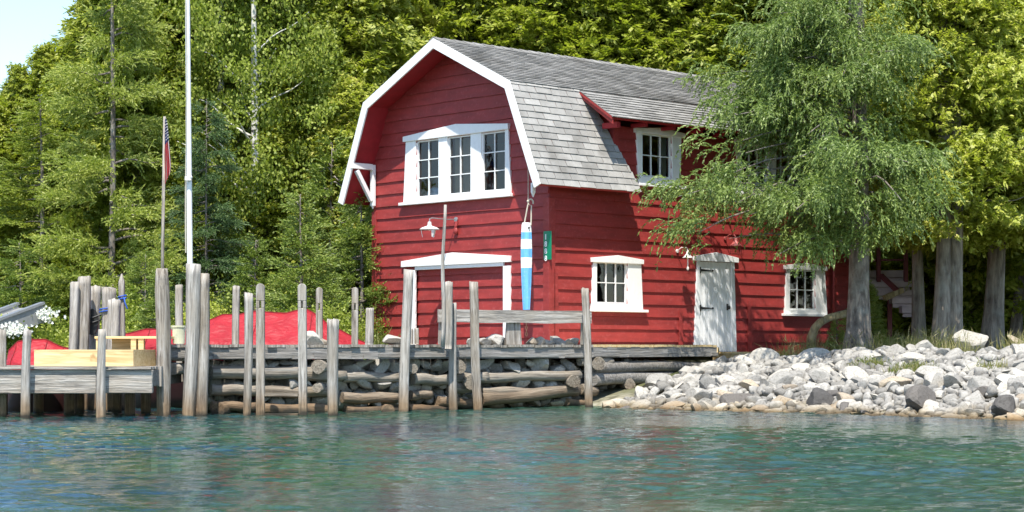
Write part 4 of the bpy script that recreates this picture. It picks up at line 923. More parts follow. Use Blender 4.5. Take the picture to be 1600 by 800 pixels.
YB = 35.3
pr_ = [(U(190, YB), 1.36), (U(245, YB), 1.42), (U(290, YB), 1.44), (U(325, YB), 1.60), (U(345, YB), 1.69), (U(400, YB), 1.73), (U(440, YB), 1.72), (U(478, YB), 1.76), (U(505, YB), 1.58), (U(545, YB), 1.32), (U(578, YB), 1.14)]
covered('covered_boat', pr_[0][0], pr_[-1][0], YB, pr_, lambda x: 1.05 * max(.06, 1 - abs((x - U(385, YB)) / 2.42) ** 3.2), .86, 'boat under a big red tarp floating behind the dock', 3)
YC = 33.4; pr2 = [(U(13, YC), 1.0), (U(28, YC), 1.16), (U(50, YC), 1.24), (U(70, YC), 1.22), (U(100, YC), 1.10), (U(125, YC), 1.0)]
covered('covered_skiff', pr2[0][0], pr2[-1][0], YC, pr2, lambda x: .6 * max(.1, 1 - abs((x - U(62, YC)) / .7) ** 3), .55, 'small skiff under a red tarp behind the low left platform', 8)
# ---- aluminium gangway at the far left
a, b = P(-60, 522, 37.0), P(65, 476, 38.5); gw_ = empty('gangway', a, 'dull aluminium boarding ramp rising up the bank at the left edge', 'ramp'); d = b - a; L = d.length
Mx = d.to_track_quat('X', 'Z').to_matrix().to_4x4()
mb = MB(); mb.box(0, L, -.05, .05, -.34, .0, Mx); mb.build('side_panel', M['alu'], gw_); mb = MB(); mb.box(0, L, .75, .85, -.34, .0, Mx); mb.build('side_panel', M['alu'], gw_)
mb = MB(); mb.box(0, L, .05, .75, -.10, -.06, Mx); mb.build('deck_plate', M['alu'], gw_)
for y in (-.06, .76):
    mb = MB(); mb.box(0, L + .03, y - .02, y + .12, .001, .05, Mx); mb.build('top_rail', M['galv'], gw_)
# ---- poles and flags
fp = empty('flagpole', P(297, 420, YP + .22), 'tall white flagpole with a slack halyard rising from the tallest pile', 'flagpole')
mb = MB(); a, b = P(297.5, 480, YP + .22), P(292.5, -60, YP + .22); mb.tube([(a - fp.location).lerp(b - fp.location, k / 12) for k in range(13)], [.047 - .0008 * k for k in range(13)], 14); mb.build('pole', M['enamel'], fp, smooth=True)
mb = MB(); pts = [P(290 + (v > 200) * 1.0 + 1.5 * math.sin(v / 70), v, YP + .15) - fp.location for v in range(-60, 430, 35)]; mb.tube(pts, .008, 5); pts = [P(291.5 + 1.0 * math.sin(v / 90 + 1), v, YP + .3) - fp.location for v in range(-60, 430, 35)]; mb.tube(pts, .008, 5); mb.build('halyard', M['rope'], fp)
mb = MB(); a = P(296, 279, YP + .13) - fp.location; mb.box(a.x - .07, a.x + .03, -.12, -.05, a.z - .03, a.z + .03); mb.sphere((a.x + .02, -.1, a.z + .02), .03, 8, 6); mb.build('cleat', M['enamel'], fp)
YF = 40.0; f0 = P(252, 560, YF); gzf = gz(f0.x, YF)
op = empty('old_flagpole', (f0.x, YF, gzf), 'thin weathered pole among the trees carrying a limp striped flag', 'flagpole'); mb = MB(); hh = P(0, 182, YF).z - gzf
mb.tube([(0, 0, -.2), (.03, 0, hh * .5), (.07, 0, hh)], [.038, .034, .028], 10, True, .1, 2); mb.build('pole', M['pole'], op, smooth=True)
fl = empty('flag', P(257, 186, YF), 'limp stars and stripes flag hanging down the thin weathered pole', 'flag'); z1, z0 = 0, P(0, 288, YF).z - P(0, 186, YF).z
M['flag_red'] = simple('flag_red', (.55, .03, .04), .8); M['flag_white'] = simple('flag_white', (.75, .74, .7), .8); M['flag_blue'] = simple('flag_blue', (.03, .06, .25), .8)
mb = MB(); nS, nZ = 26, 20                           # the cloth gathered in narrow folds
def fpnt(i, k):
    s = i / nS; t = k / nZ; z = z1 + (z0 - z1) * t * (1 - .18 * s); fold = math.sin(s * PI * 5.2 + t * 1.2); wdt = .03 + .12 * t ** .8 * (1 if t < .85 else 1 - (t - .85) * 2)
    return Vector((.02 + s * wdt + .012 * fold, -.05 - .05 * fold - .03 * math.sin(t * 3), z))
for i in range(nS):
    for k in range(nZ):
        if k < nZ * .40: mb.cur = 2
        else: mb.cur = (i // 4) % 2
        mb.face(fpnt(i, k), fpnt(i + 1, k), fpnt(i + 1, k + 1), fpnt(i, k + 1))
mb.build('cloth', [M['flag_red'], M['flag_white'], M['flag_blue']], fl)
mb = MB()
for i in (4, 9, 14, 19, 23):
    for k in range(1, 8):
        c = fpnt(i + (k % 2), k) + Vector((0, -.012, 0)); pts = [c + Vector((math.sin(2 * PI * j / 10) * (.016 if j % 2 == 0 else .007), 0, math.cos(2 * PI * j / 10) * (.016 if j % 2 == 0 else .007))) for j in range(10)]; mb.face(*pts)
mb.build('stars', M['flag_white'], fl)
# ---- bent branch leaning by the boathouse corner
pts = [P(*p) for p in ((1267, 542, 40.2), (1268, 527, 40.1), (1273, 513, 40.0), (1282, 503, 40.0), (1296, 496, 40.1), (1324, 489, 40.4))]
mb = MB(); mb.tube(pts, [.11, .10, .09, .085, .08, .085], 12, True, .1, 2); M['tanbark'] = bark('tan_peeled_wood', (.36, .27, .13), (.50, .40, .22)); o = mb.build('bent_log', M['tanbark'], None, smooth=True); tag(o, 'bent tan log arching beside the right end of the boathouse', 'log')
# ---- neighbouring porch stairs behind the trees
YS = 45.0; pz = gz(P(1390, 0, YS).x, YS); po = empty('porch_stairs', (P(1390, 0, YS).x, YS, pz), 'pale wooden porch stairs with red posts behind the tree trunks', 'stairs'); q = Vector(po.location)
M['pinkstep'] = paint('faded_pink_board', (.45, .36, .36), .12, .7); M['porchred'] = simple('dull_red_post', (.16, .035, .035), .7)
def pbx(u0, v0, u1, v1, dy0, dy1, name, mat):
    a, b = P(u0, v1, YS) - q, P(u1, v0, YS) - q; mb = MB(); mb.box(a.x, b.x, dy0, dy1, a.z, b.z); return bevel(mb.build(name, M[mat], po), .006)
for k, (u0, u1, v0, v1) in enumerate(((1345, 1425, 421, 432), (1350, 1428, 438, 448), (1372, 1432, 453, 462), (1390, 1436, 466, 475), (1402, 1438, 479, 490))): pbx(u0, v0, u1, v1, .5 - .26 * k, .84 - .26 * k, 'tread', 'pinkstep'); pbx(u0 + 2, v1 + .4, u1 - 2, v1 + 6, .55 - .26 * k, .58 - .26 * k, 'riser', 'pinkstep')
for u in (1376, 1419): pbx(u - 3, 385, u + 3, 440, .2, .34, 'post', 'porchred')
pbx(1356, 404, 1372.5, 408, .24, .3, 'rail', 'porchred'); pbx(1379.5, 404, 1415, 407, .24, .3, 'rail', 'porchred')
mb = MB(); mb.bar(P(1378, 430, YS) - q + Vector((0, .1, 0)), P(1398, 455, YS) - q + Vector((0, -.3, 0)), .09, .10); mb.build('handrail', M['porchred'], po)
for u in (1352, 1392, 1430):
    a = P(u, 480, YS) - q; mb = MB(); mb.box(a.x - .05, a.x + .05, .1, .2, -.2, a.z + .35 * (u < 1400)); mb.build('support', M['porchred'], po)
mb = MB(); mb.bar(P(1382, 466, 44.6) - q, P(1410, 453, 44.8) - q, .12, .12); mb.build('tan_rail', M['tanbark'], po)

# ------------------------------------------------------------------ stones
def rock_mesh(seed, sub=3):
    import bmesh
    bm = bmesh.new(); bmesh.ops.create_icosphere(bm, subdivisions=sub, radius=1.0); rr = random.Random(seed)
    pl_ = []
    for _ in range(rr.choice((6, 8, 9))):
        n = Vector((rr.gauss(0, 1), rr.gauss(0, 1), rr.gauss(0, .9))).normalized(); pl_.append((n, rr.uniform(.34, .72)))
    for v in bm.verts:
        p = v.co.copy()
        for n, d in pl_:
            k = p.dot(n)
            if k > d: p -= n * (k - d) * .97
        p *= 1.3 * (1 + .06 * noise.noise(p * 2.2 + Vector((seed, 0, 0))) + .03 * noise.noise(p * 7))
        v.co = p
    me = bpy.data.meshes.new('rock'); bm.to_mesh(me); bm.free(); me.polygons.foreach_set('use_smooth', [len(me.polygons) > 2000] * len(me.polygons)); return me
RM = [rock_mesh(s) for s in range(14)]
for me in RM: me.materials.append(M['rock'])
RMd = [m_.copy() for m_ in RM[:5]]; RMt = [m_.copy() for m_ in RM[5:9]]
for m_ in RMd: m_.materials.clear(); m_.materials.append(M['rock_dark'])
for m_ in RMt: m_.materials.clear(); m_.materials.append(M['rock_tan'])
def rock(loc, r, label, group, seed, mesh=None, sc=None, cat='rock', name='rock'):
    rr = random.Random(seed); o = bpy.data.objects.new(name, mesh or RM[rr.randrange(len(RM))]); COL.objects.link(o); o.location = loc
    o.scale = sc or (r * rr.uniform(.9, 1.65), r * rr.uniform(.75, 1.15), r * rr.uniform(.5, .95)); o.rotation_euler = (rr.uniform(-.5, .5), rr.uniform(-.5, .5), rr.uniform(0, 6.28)); return tag(o, label, cat, group)
placed = []
def near(x, y, r, k=.62):
    for (a, b, c) in placed:
        if (x - a) ** 2 + (y - b) ** 2 < ((r + c) * k) ** 2: return True
    return False
# singled-out stones
for (u, v, Y, r, lab, mesh, sc) in ((1519, 531, 37.6, .25, 'big upright pale boulder crowning the stone bank between the cedar trunks', None, (.30, .22, .22)),
        (1277, 626, 32.9, .24, 'large dark smooth boulder low at the water edge below the conifer', RMd[0], (.34, .26, .16)),
        (1436, 627, 31.3, .22, 'large dark angular boulder low in the stone bank under the right cedars', RMd[1], (.26, .22, .21)),
        (1221, 628, 33.3, .16, 'brown pointed stone at the water edge left of the dark smooth boulder', RMt[0], (.22, .18, .13)),
        (1318, 626, 32.6, .15, 'rusty reddish stone right of the dark smooth boulder', RMt[1], (.17, .13, .10)),
        (1570, 636, 29.9, .16, 'dark stone at the water edge in the right corner of the bank', RMd[2], (.2, .17, .15)),
        (1298, 612, 33.6, .14, 'small dark stone just above the dark smooth boulder', RMd[3], (.18, .15, .10)),
        (1590, 538, 38.6, .3, 'flat tan slab on the bank top at the right edge', RMt[2], (.42, .3, .1))):
    p = P(u, v, Y); rock(p, r, lab, None, u, mesh, sc, 'boulder', 'boulder'); placed.append((p.x, p.y, r))
rr = random.Random(77); cand = []
tries = 0
while tries < 34000:
    tries += 1
    big = tries < 12000
    r = rr.uniform(.078, .128) + .12 * rr.random() ** 4 if big else rr.uniform(.045, .09)
    Y = rr.uniform(26.5, 41.5); X = rr.uniform(1.3, 12.5)
    d = float(shore_d(np.array([X]), np.array([Y]))[0])
    if d < -.55 or d > 5.0 or (X / Y) > .335: continue
    a_ = (X - CX) * CT + (Y - CY) * ST; b_ = -(X - CX) * ST + (Y - CY) * CT
    if b_ > (-1.15 if a_ > 4.4 and a_ < 7 else -.45) and -1 < a_ < LL + .6: continue
    if Y > 34.6 + (X - 1.5) * 1.45 + .0 and X < 4.6: continue                 # under the dock
    if X < 4.6 and d > 4.2: continue
    if d > 4.35 + .8 * noise.noise(Vector((X * .5, Y * .5, 0))): continue
    if near(X, Y, r, .58 if big else .50): continue
    placed.append((X, Y, r)); cand.append((X, Y, r, d, (X / Y)))
# visible size = r / Y
order = sorted(cand, key=lambda c: -c[2] / c[1])
n_ind = 0; crib_slots = 70; small = []
for (X, Y, r, d, q_) in order:
    z = gz(X, Y) + r * .15 + (.10 * rr.random() if d > .8 else 0)
    if n_ind < 300 - crib_slots - 8:
        if d < .5: lab, grp = 'stained stone lying at the water edge of the pale stone bank', 'stones at the water edge'
        elif Y - 30 > 6.2 and X < 8.0: lab, grp = 'shaded grey stone high on the bank under the drooping conifer', 'stones under the drooping conifer'
        elif r > .19: lab, grp = 'large pale limestone block on the sunlit stone bank', 'large stones of the bank'
        else: lab, grp = 'medium pale limestone on the sunlit stone bank', 'medium stones of the bank'
        k = rr.random(); mesh = RMd[n_ind % 5] if (d < .9 and k < .13) else (RMt[n_ind % 4] if (d < 1.2 and k < .24) or k > .975 else None)
        if mesh in RMd: lab, grp = 'small dark stone among the pale stones near the water', 'small dark stones near the water'
        elif mesh in RMt: lab, grp = 'tan brownish stone among the pale stones of the bank', 'tan stones of the bank'
        rock((X, Y, z), r, lab, grp, n_ind * 3 + 1, mesh); n_ind += 1
    else: small.append((X, Y, z, r))
# the remaining small stones in one mass
lowr = [rock_mesh(100 + s, 2) for s in range(6)]
def rock_mass(name, items, mat, seed):
    rg = np.random.default_rng(seed); VV = []; FF = []; off = 0
    base = []
    for me in lowr:
        v = np.zeros(len(me.vertices) * 3); me.vertices.foreach_get('co', v); f = np.zeros(len(me.loops), int); me.loops.foreach_get('vertex_index', f); base.append((v.reshape(-1, 3), f.reshape(-1, 3)))
    for (X, Y, z, r) in items:
        v, f = base[rg.integers(len(base))]; a, b, c = rg.random(3) * 6.28; ca, sa, cb, sb = math.cos(a), math.sin(a), math.cos(b), math.sin(b)
        Rm = np.array([[ca, -sa, 0], [sa, ca, 0], [0, 0, 1]]) @ np.array([[1, 0, 0], [0, cb, -sb], [0, sb, cb]])
        w = (v * np.array([1.3, .95, .8]) * r) @ Rm.T + np.array([X, Y, z]); VV.append(w); FF.append(f + off); off += len(w)
    return tag(link(name, np_mesh(name, np.concatenate(VV), np.concatenate(FF)), mat), kind='stuff')
for _ in range(1500):                                 # pebbles in the gaps and at the margin
    X, Y = rr.uniform(1.3, 12.5), rr.uniform(26.5, 41)
    d = float(shore_d(np.array([X]), np.array([Y]))[0])
    if -.7 < d < 3.9 and X / Y < .335 and not (Y > 34.6 + (X - 1.5) * 1.45 and X < 4.6): small.append((X, Y, gz(X, Y) + .02, rr.uniform(.03, .075)))
o = rock_mass('small_stones', small, M['rock'], 5); o['label'] = 'small pale stones and pebbles filling the gaps of the bank'
# stones inside the crib, three dense rows seen between the logs
def inside(u): return yf(u)
n_c = 0; fill = []
u = 300.0
for row, (v, uu0, uu1) in enumerate(((572, 330, 905), (600, 335, 900), (626, 410, 905), (580, 330, 905), (611, 335, 900), (587, 400, 900))):
    u = uu0
    while u < uu1:
        r = rr.uniform(.10, .19) if row < 3 else rr.uniform(.07, .13); Y = yf(u) + rr.uniform(.28, .5) + (.25 if row > 2 else 0); p = P(u, v + rr.uniform(-5, 5), Y)
        if row < 3 and n_c < crib_slots and (row < 2 or rr.random() < .4):
            side = 'between the logs under the narrow left dock' if u < 560 else ('between the logs in front of the wide red door' if u < 800 else 'between the logs under the corner of the boathouse')
            rock(p, r, 'pale stone packed ' + side, 'crib stones ' + side, 900 + n_c); n_c += 1
        else: fill.append((p.x, p.y, p.z, r))
        u += r * 1.75 / Y * F
for _ in range(900):
    u = rr.uniform(320, 1050); Y = yf(u) + rr.uniform(.6, 1.1); p = P(u, rr.uniform(566, 640), Y)
    if u > 925 and p.z < gz(p.x, p.y) - .2: continue
    fill.append((p.x, p.y, p.z, rr.uniform(.07, .15)))
o = rock_mass('crib_fill', fill, M['rock'], 6); o['label'] = 'dense fill of stones behind the logs of the crib'
# stones lying on the dock
for (u, v, r, lab) in ((618, 530, .16, 'long pale boulder on the dock left of the squared door pile'), (489, 533, .17, 'pale boulder on the narrow dock beside the ladder rail'), (503, 536, .09, 'reddish small stone beside the pale boulder near the ladder'),
        (755, 526, .12, 'white stone on the dock just right of the leaning pile'), (773, 525, .15, 'largest white stone behind the railing plank'), (790, 530, .10, 'white stone left of the middle railing support'), (733, 534, .08, 'small flat stone left of the leaning pile on the dock'),
        (841, 528, .12, 'clean white stone below the hanging buoy chain'), (855, 530, .10, 'blue grey stone right of the clean white stone'), (871, 533, .14, 'flat grey stone at the house corner'), (887, 532, .11, 'tan stone on the dock edge before the last railing post'), (830, 535, .12, 'flat tan stone under the railing plank'), (897, 533, .09, 'small pale stone beside the right railing support')):
    Y = 33.4 if u < 520 else 33.4 + (u - 600) / 320 * 2.7; mt = RMt[0] if 'tan' in lab or 'reddish' in lab else None
    if u < 520: Y = 32.5
    p = P(u, v, Y); p.z = DT + r * .45; rock(p, r, lab, None, u, mt, (r * 1.25, r, r * .68))

# ------------------------------------------------------------------ vegetation
rgn = np.random.default_rng(3)
def unit(v): return v / np.maximum(np.linalg.norm(v, axis=-1, keepdims=True), 1e-6)
def leaf_quads(c, d, n, l, w):
    """rhombic leaves: base c, direction d, face normal n, length l, width w"""
    d = unit(d); s = unit(np.cross(d, n)); l = np.broadcast_to(np.asarray(l)[..., None] if np.ndim(l) else l, c.shape[:-1] + (1,)); w = np.broadcast_to(np.asarray(w)[..., None] if np.ndim(w) else w, c.shape[:-1] + (1,))
    V = np.stack([c, c + d * l * .45 + s * w * .5, c + d * l, c + d * l * .45 - s * w * .5], 1).reshape(-1, 3); return V
def quads_mesh(name, V): return np_mesh(name, V, np.arange(len(V)).reshape(-1, 4))
def sprays(rg, c, d, k=7, l=.13, w=.055, spread=1.0, droop=.25, ragged=.35):
    """c,d (N,3): every spray is a fan of k leaflets round direction d"""
    N = len(c); d = unit(d); up = unit(np.array([0, 0, 1.0]) + rg.normal(size=(N, 3)) * .7); s = unit(np.cross(d, up)); nn = np.cross(s, d)
    a = (np.linspace(-1, 1, k)[None, :] * spread + rg.normal(size=(N, k)) * .2)[..., None]
    dd = d[:, None] * np.cos(a) + s[:, None] * np.sin(a) + rg.normal(size=(N, k, 3)) * ragged * .4; dd[..., 2] -= droop * rg.random((N, k))
    cc = c[:, None] + d[:, None] * (rg.random((N, k, 1)) * l * .9) + rg.normal(size=(N, k, 3)) * l * .18
    L = l * (.6 + .7 * rg.random((N, k))); Wd = w * (.7 + .6 * rg.random((N, k)))
    n2 = nn[:, None] * np.where(nn[:, None, 2:] < 0, -1, 1) + rg.normal(size=(N, k, 3)) * .45 + np.array([0, -.8, .65])
    return leaf_quads(cc.reshape(-1, 3), dd.reshape(-1, 3), n2.reshape(-1, 3), L.ravel(), Wd.ravel())
def trunk_mesh(name, h, r, seed, lean=0.0, limbs=(), flare=1.35, twist=.06, top=.25):
    rr = random.Random(seed); mb = MB(); n = 16; pts = []; rad = []
    for i in range(n + 1):
        t = i / n; z = -.3 + (h + .3) * t; pts.append((lean * t * h + twist * math.sin(t * 5 + seed), twist * math.cos(t * 4 + seed) - twist, z)); rad.append(r * ((1 - t) * (1 - top) + top) * (1 + (flare - 1) * math.exp(-max(0, z) / .35)))
    mb.tube(pts, rad, 14, True, .16, seed)
    for (z0, az, L, r0, rise, droop) in limbs:
        t = (z0 + .3) / (h + .3); bx_, by_ = lean * t * h, 0; q = []
        for i in range(7):
            s = i / 6; q.append((bx_ + math.cos(az) * L * s, by_ + math.sin(az) * L * s, z0 + rise * L * s - droop * L * s * s + .05 * math.sin(s * 7 + az)))
        mb.tube(q, [r0 * (1 - .82 * i / 6) for i in range(7)], 6, True)
    return mb.mesh(name, True)
def conifer_limbs(rg, n, z0, z1, prof, rise, droop, r0):
    out = []
    for i in range(n):
        f = rg.random(); z = z0 + (z1 - z0) * f; out.append((z, rg.random() * 2 * PI, prof(f) * (.75 + .3 * rg.random()), r0 * (1 - .6 * f), rise, droop))
    return out
def cedar_crown(seed, h, r, base, nb=230, per=22, k=7, l=.15, w=.065, prof=None, rise=-.1, droop=-.1, clump=.30):
    rg = np.random.default_rng(seed); prof = prof or (lambda f: r * (1 - f) ** .6 * (.65 + .35 * min(1, f * 6 + .4)))
    C = []; D = []
    for i in range(nb):
        f = rg.random() ** .85; z = base + (h - base) * f; az = rg.random() * 2 * PI; L = prof(f) * (.62 + .5 * rg.random()); o = np.array([math.cos(az), math.sin(az), 0])
        n = int(per * (.5 + L / r)); s = .22 + .78 * rg.random(n) ** .7; c = o * (L * s)[:, None]; c[:, 2] = z + rise * L * s - droop * L * s * s
        c += rg.normal(size=(n, 3)) * np.array([1, 1, .62]) * clump * (.5 + .5 * L / r); C.append(c); d = o * .8 + rg.normal(size=(n, 3)) * .55; d[:, 2] -= .05; D.append(d)
    return sprays(rg, np.concatenate(C), np.concatenate(D), k, l, w, 1.0, .35)
def leafy_crown(seed, h, r, base, ncl=90, per=150, l=.10, w=.075, sq=1.0):
    rg = np.random.default_rng(seed); C = []; 
    for i in range(ncl):
        f = rg.random(); z = base + (h - base) * f; R_ = r * (math.sin(PI * min(.97, f * .85 + .12)) ** .6); az = rg.random() * 2 * PI; q = R_ * (.45 + .6 * rg.random() ** .5)
        c0 = np.array([math.cos(az) * q, math.sin(az) * q, z]); n = int(per * (.6 + .8 * rg.random())); cr = .32 + .30 * rg.random(); p = unit(rg.normal(size=(n, 3))) * cr * (rg.random((n, 1)) ** .45) * np.array([1.2, 1.2, .7]); C.append(c0 + p)
    c = np.concatenate(C); d = rg.normal(size=c.shape); d[:, 2] -= .5; nn = rg.normal(size=c.shape) * .8 + np.array([0, -.7, .8]); return leaf_quads(c, d, nn, l * (.7 + .6 * rg.random(len(c))), w * (.7 + .6 * rg.random(len(c))))
def twigs(rg, c, d, L, nseg=6, l=.075, w=.018, sag=.9, pairs=2):
    """drooping needle-clad shoots: c,d (N,3), L (N,)"""
    N = len(c); d = unit(d); out = []; p = c.copy(); cur = d.copy()
    for k in range(nseg):
        st = (L / nseg)[:, None]; nxt = p + cur * st
        s = unit(np.cross(cur, np.array([0.1, 0.2, 1.0]) + rg.normal(size=(N, 3)) * .5))
        out.append(leaf_quads(p, cur + rg.normal(size=(N, 3)) * .1, s, (L / nseg) * 1.25, np.full(N, w * 1.3)))
        for j in range(pairs):
            sg = 1 if j % 2 == 0 else -1; out.append(leaf_quads(p + cur * st * rg.random((N, 1)), cur * .9 + s * sg * (.7 + .3 * rg.random((N, 1))) + rg.normal(size=(N, 3)) * .35, rg.normal(size=(N, 3)) + np.array([0, -.5, .5]), l * (.7 + .6 * rg.random(N)), np.full(N, w)))
        p = nxt; cur = cur.copy(); cur[:, 2] -= sag / nseg; cur = unit(cur + rg.normal(size=(N, 3)) * .06)
    return np.concatenate(out)
def larch_crown(seed, h, r, base, nb=90, per=26, L=.45, l=.075, w=.02, prof=None, rise=.05, droop=.12, sag=1.2, keep=None, nseg=5, az_f=None, hsp=.07):
    rg = np.random.default_rng(seed); prof = prof or (lambda f: r * (1 - f) ** .75); C = []; D = []; limbs = []
    for i in range(nb):
        f = (i + rg.random()) / nb; z = base + (h - base) * f; az = az_f(rg, f) if az_f else rg.random() * 2 * PI; Lb_ = prof(f) * (.7 + .4 * rg.random()); o = np.array([math.cos(az), math.sin(az), 0]); sd_ = np.array([-o[1], o[0], 0])
        n = max(6, int(per * Lb_)); s = .18 + .82 * rg.random(n) ** .75; off = rg.normal(size=n) * .20 * Lb_ * s * (1.15 - s * .5)
        c = o * (Lb_ * s)[:, None] + sd_ * off[:, None]; c[:, 2] = z + rise * Lb_ * s - droop * Lb_ * s * s + rg.normal(size=n) * hsp
        d = o * .9 + sd_ * (off * 1.2)[:, None] + rg.normal(size=(n, 3)) * .35; d[:, 2] += .1; C.append(c); D.append(d); limbs.append((z, az, Lb_ * .95, .035 * (1 - .6 * f), rise, droop))
    C = np.concatenate(C); D = np.concatenate(D)
    if keep is not None: m_ = keep(C); C = C[m_]; D = D[m_]
    return twigs(rg, C, D, L * (.6 + .8 * rg.random(len(C))), nseg, l, w, sag), limbs
def tree(name, loc, crown_me, crown_mat, trunk_me, trunk_mat, label, group, sc=1.0, rz=0.0, cat='tree'):
    o = empty(name, loc, label, cat, group, rz); o.scale = (sc, sc, sc) if not isinstance(sc, tuple) else sc
    link('trunk', trunk_me, trunk_mat, o); link('crown', crown_me, crown_mat, o); return o
LIB = {}
for i in range(3):
    rg = np.random.default_rng(40 + i); pf_ = lambda f: 2.0 * (1 - f) ** .6
    LIB['cedar', i] = (quads_mesh('cedar_crown', cedar_crown(60 + i, 10, 2.0, .5, 420, 30, 10, .125, .048, clump=.24)), M['cedar'] if i != 1 else M['cedar_bright'], trunk_mesh('cedar_trunk', 9.5, .17, i, 0, conifer_limbs(rg, 26, 1, 9, pf_, -.05, -.15, .03)), M['cedar_bark'])
for i in range(2):
    rg = np.random.default_rng(50 + i)
    LIB['leafy', i] = (quads_mesh('broadleaf_crown', leafy_crown(70 + i, 10, 2.2, 1.6, 200, 190, .085, .07)), M['leafy'], trunk_mesh('birch_trunk', 9.4, .14, i, .01, conifer_limbs(rg, 18, 3, 9, lambda f: 1.7 * (1 - f) ** .5 + .3, .6, .1, .035), 1.2), M['birch'])
for i in range(2):
    q_, lb = larch_crown(80 + i, 10, 2.4, .8, 120, 44, .34, .085, .026, None, .10, .05, .35, nseg=4, hsp=.05); LIB['larch', i] = (quads_mesh('larch_crown', q_), M['larch_far'], trunk_mesh('larch_trunk', 9.9, .10, i, .0, lb[::2], 1.3, .05, .15), M['bark'])
for i in range(2):
    q_, lb = larch_crown(90 + i, 4, 1.25, .1, 64, 60, .26, .06, .024, lambda f: 1.25 * (1 - f) ** .85 + .05, .22, .12, -.15, nseg=4, hsp=.035); LIB['spruce', i] = (quads_mesh('spruce_crown', q_), M['spruce'], trunk_mesh('spruce_trunk', 3.9, .06, i, 0, lb[::2], 1.2, .02, .1), M['bark'])
q_, lb = larch_crown(95, 9, 2.6, 1.0, 80, 60, .34, .07, .026, lambda f: 2.5 * (1 - f) ** .6, .04, .10, .5, nseg=4, hsp=.03); LIB['hemlock', 0] = (quads_mesh('hemlock_crown', q_), M['spruce_dark'], trunk_mesh('hemlock_trunk', 8.9, .09, 3, 0, lb, 1.2, .03, .1), M['bark'])
def plant(kind, i, u, Y, hgt, rz, label, group, name, wid=1.0, cat='tree', z=None):
    x = U(u, Y); c = LIB[kind, i]; base = {'cedar': 10, 'leafy': 10, 'larch': 10, 'spruce': 4, 'hemlock': 9}[kind]; s = hgt / base
    return tree(name, (x, Y, (gz(x, Y) - .05) if z is None else z), c[0], c[1], c[2], c[3], label, group, (s * wid, s * wid, s), rz)
tr = random.Random(12)
# single trees that can be told apart
plant('larch', 0, 172, 43.5, 11.5, 1.0, 'tall feathery light green larch with a bare dark trunk behind the pine steps', None, 'larch_tree', .78)
plant('larch', 1, 60, 45.5, 6.2, 2.0, 'low spreading feathery larch at the left edge of the woods', None, 'larch_tree', 1.5)
plant('leafy', 0, 392, 45.5, 12.5, .4, 'birch with a slender white trunk showing through leaves left of the boathouse', None, 'birch_tree', .72)
plant('leafy', 1, 340, 47.5, 13.0, 2.4, 'slim birch half hidden behind the white flagpole', None, 'birch_tree', .75)
plant('spruce', 0, 470, 40.5, 3.6, .3, 'young pointed spruce standing behind the big red tarp', None, 'young_spruce', 1.15)
plant('spruce', 1, 563, 42.5, 3.9, 1.3, 'young light green spruce touching the left corner of the boathouse', None, 'young_spruce', 1.1)
plant('hemlock', 0, 322, 43.2, 5.8, .9, 'dark hemlock with layered boughs behind the flagpole', None, 'hemlock_tree', .85)
plant('spruce', 0, 225, 41.5, 2.3, 2.2, 'small bushy spruce behind the thick pile with a shaved top', None, 'young_spruce', 1.3)
plant('spruce', 1, 247, 39.3, 2.2, 1.1, 'little light spruce at the foot of the thin flag pole', None, 'young_spruce', 1.1)
plant('spruce', 1, 30, 42.0, 2.6, 3.0, 'small dark spruce above the aluminium ramp', None, 'young_spruce', 1.4)
plant('spruce', 0, 400, 42.0, 2.6, 4.0, 'small spruce just right of the dark hemlock', None, 'young_spruce', 1.3)
plant('spruce', 1, 520, 44.5, 5.0, 5.0, 'mid sized spruce between the birch and the roof edge', None, 'young_spruce', 1.0)
plant('spruce', 0, 1352, 42.2, 1.7, 5.0, 'little dark spruce sapling right of the big front trunk', None, 'spruce_sapling', 1.2)
plant('spruce', 1, 1308, 41.0, .9, 5.0, 'tiny light green sapling under the bent tan log', None, 'spruce_sapling', 1.1)
# woods: left slope, rising towards the boathouse
GL = 'cedars on the slope left of the boathouse'; LL_ = 'dense yellow green cedar on the slope left of the boathouse'
for (u, Y, h, i) in ((-70, 50, 5.6, 0), (-20, 49, 6.6, 2), (28, 50, 7.5, 0), (75, 50, 8.0, 2), (122, 50, 8.5, 1), (-5, 46.5, 4.4, 1), (105, 46.5, 6.0, 0), (165, 49, 10.2, 0), (235, 48.5, 13, 0), (285, 50, 13.5, 2), (440, 49, 13, 1), (492, 47.0, 9.5, 0), (545, 48.5, 12.5, 2), (600, 50.5, 13.5, 1), (425, 46.0, 5.5, 1), (262, 45.0, 5.2, 1), (545, 45.5, 6.5, 1), (120, 43.8, 3.4, 0), (215, 45.5, 7.5, 2)):
    plant('cedar', i, u, Y, h, tr.random() * 6, LL_, GL, 'cedar_tree', tr.uniform(.95, 1.15) * (1.25 if h < 7 else 1))
GB_ = 'tall trees of the back row left of the boathouse'
for (u, Y, h) in ((205, 55, 12), (250, 56, 15), (320, 56, 16), (390, 55, 16), (465, 56, 17), (535, 57, 17), (600, 58, 17), (40, 57, 4.8), (110, 57, 6.8)):
    plant('cedar', tr.randrange(3), u, Y, h, tr.random() * 6, 'tall cedar in the back row of woods left of the boathouse', GB_, 'cedar_tree', 1.2)
GR = 'tall trees behind the boathouse roof'
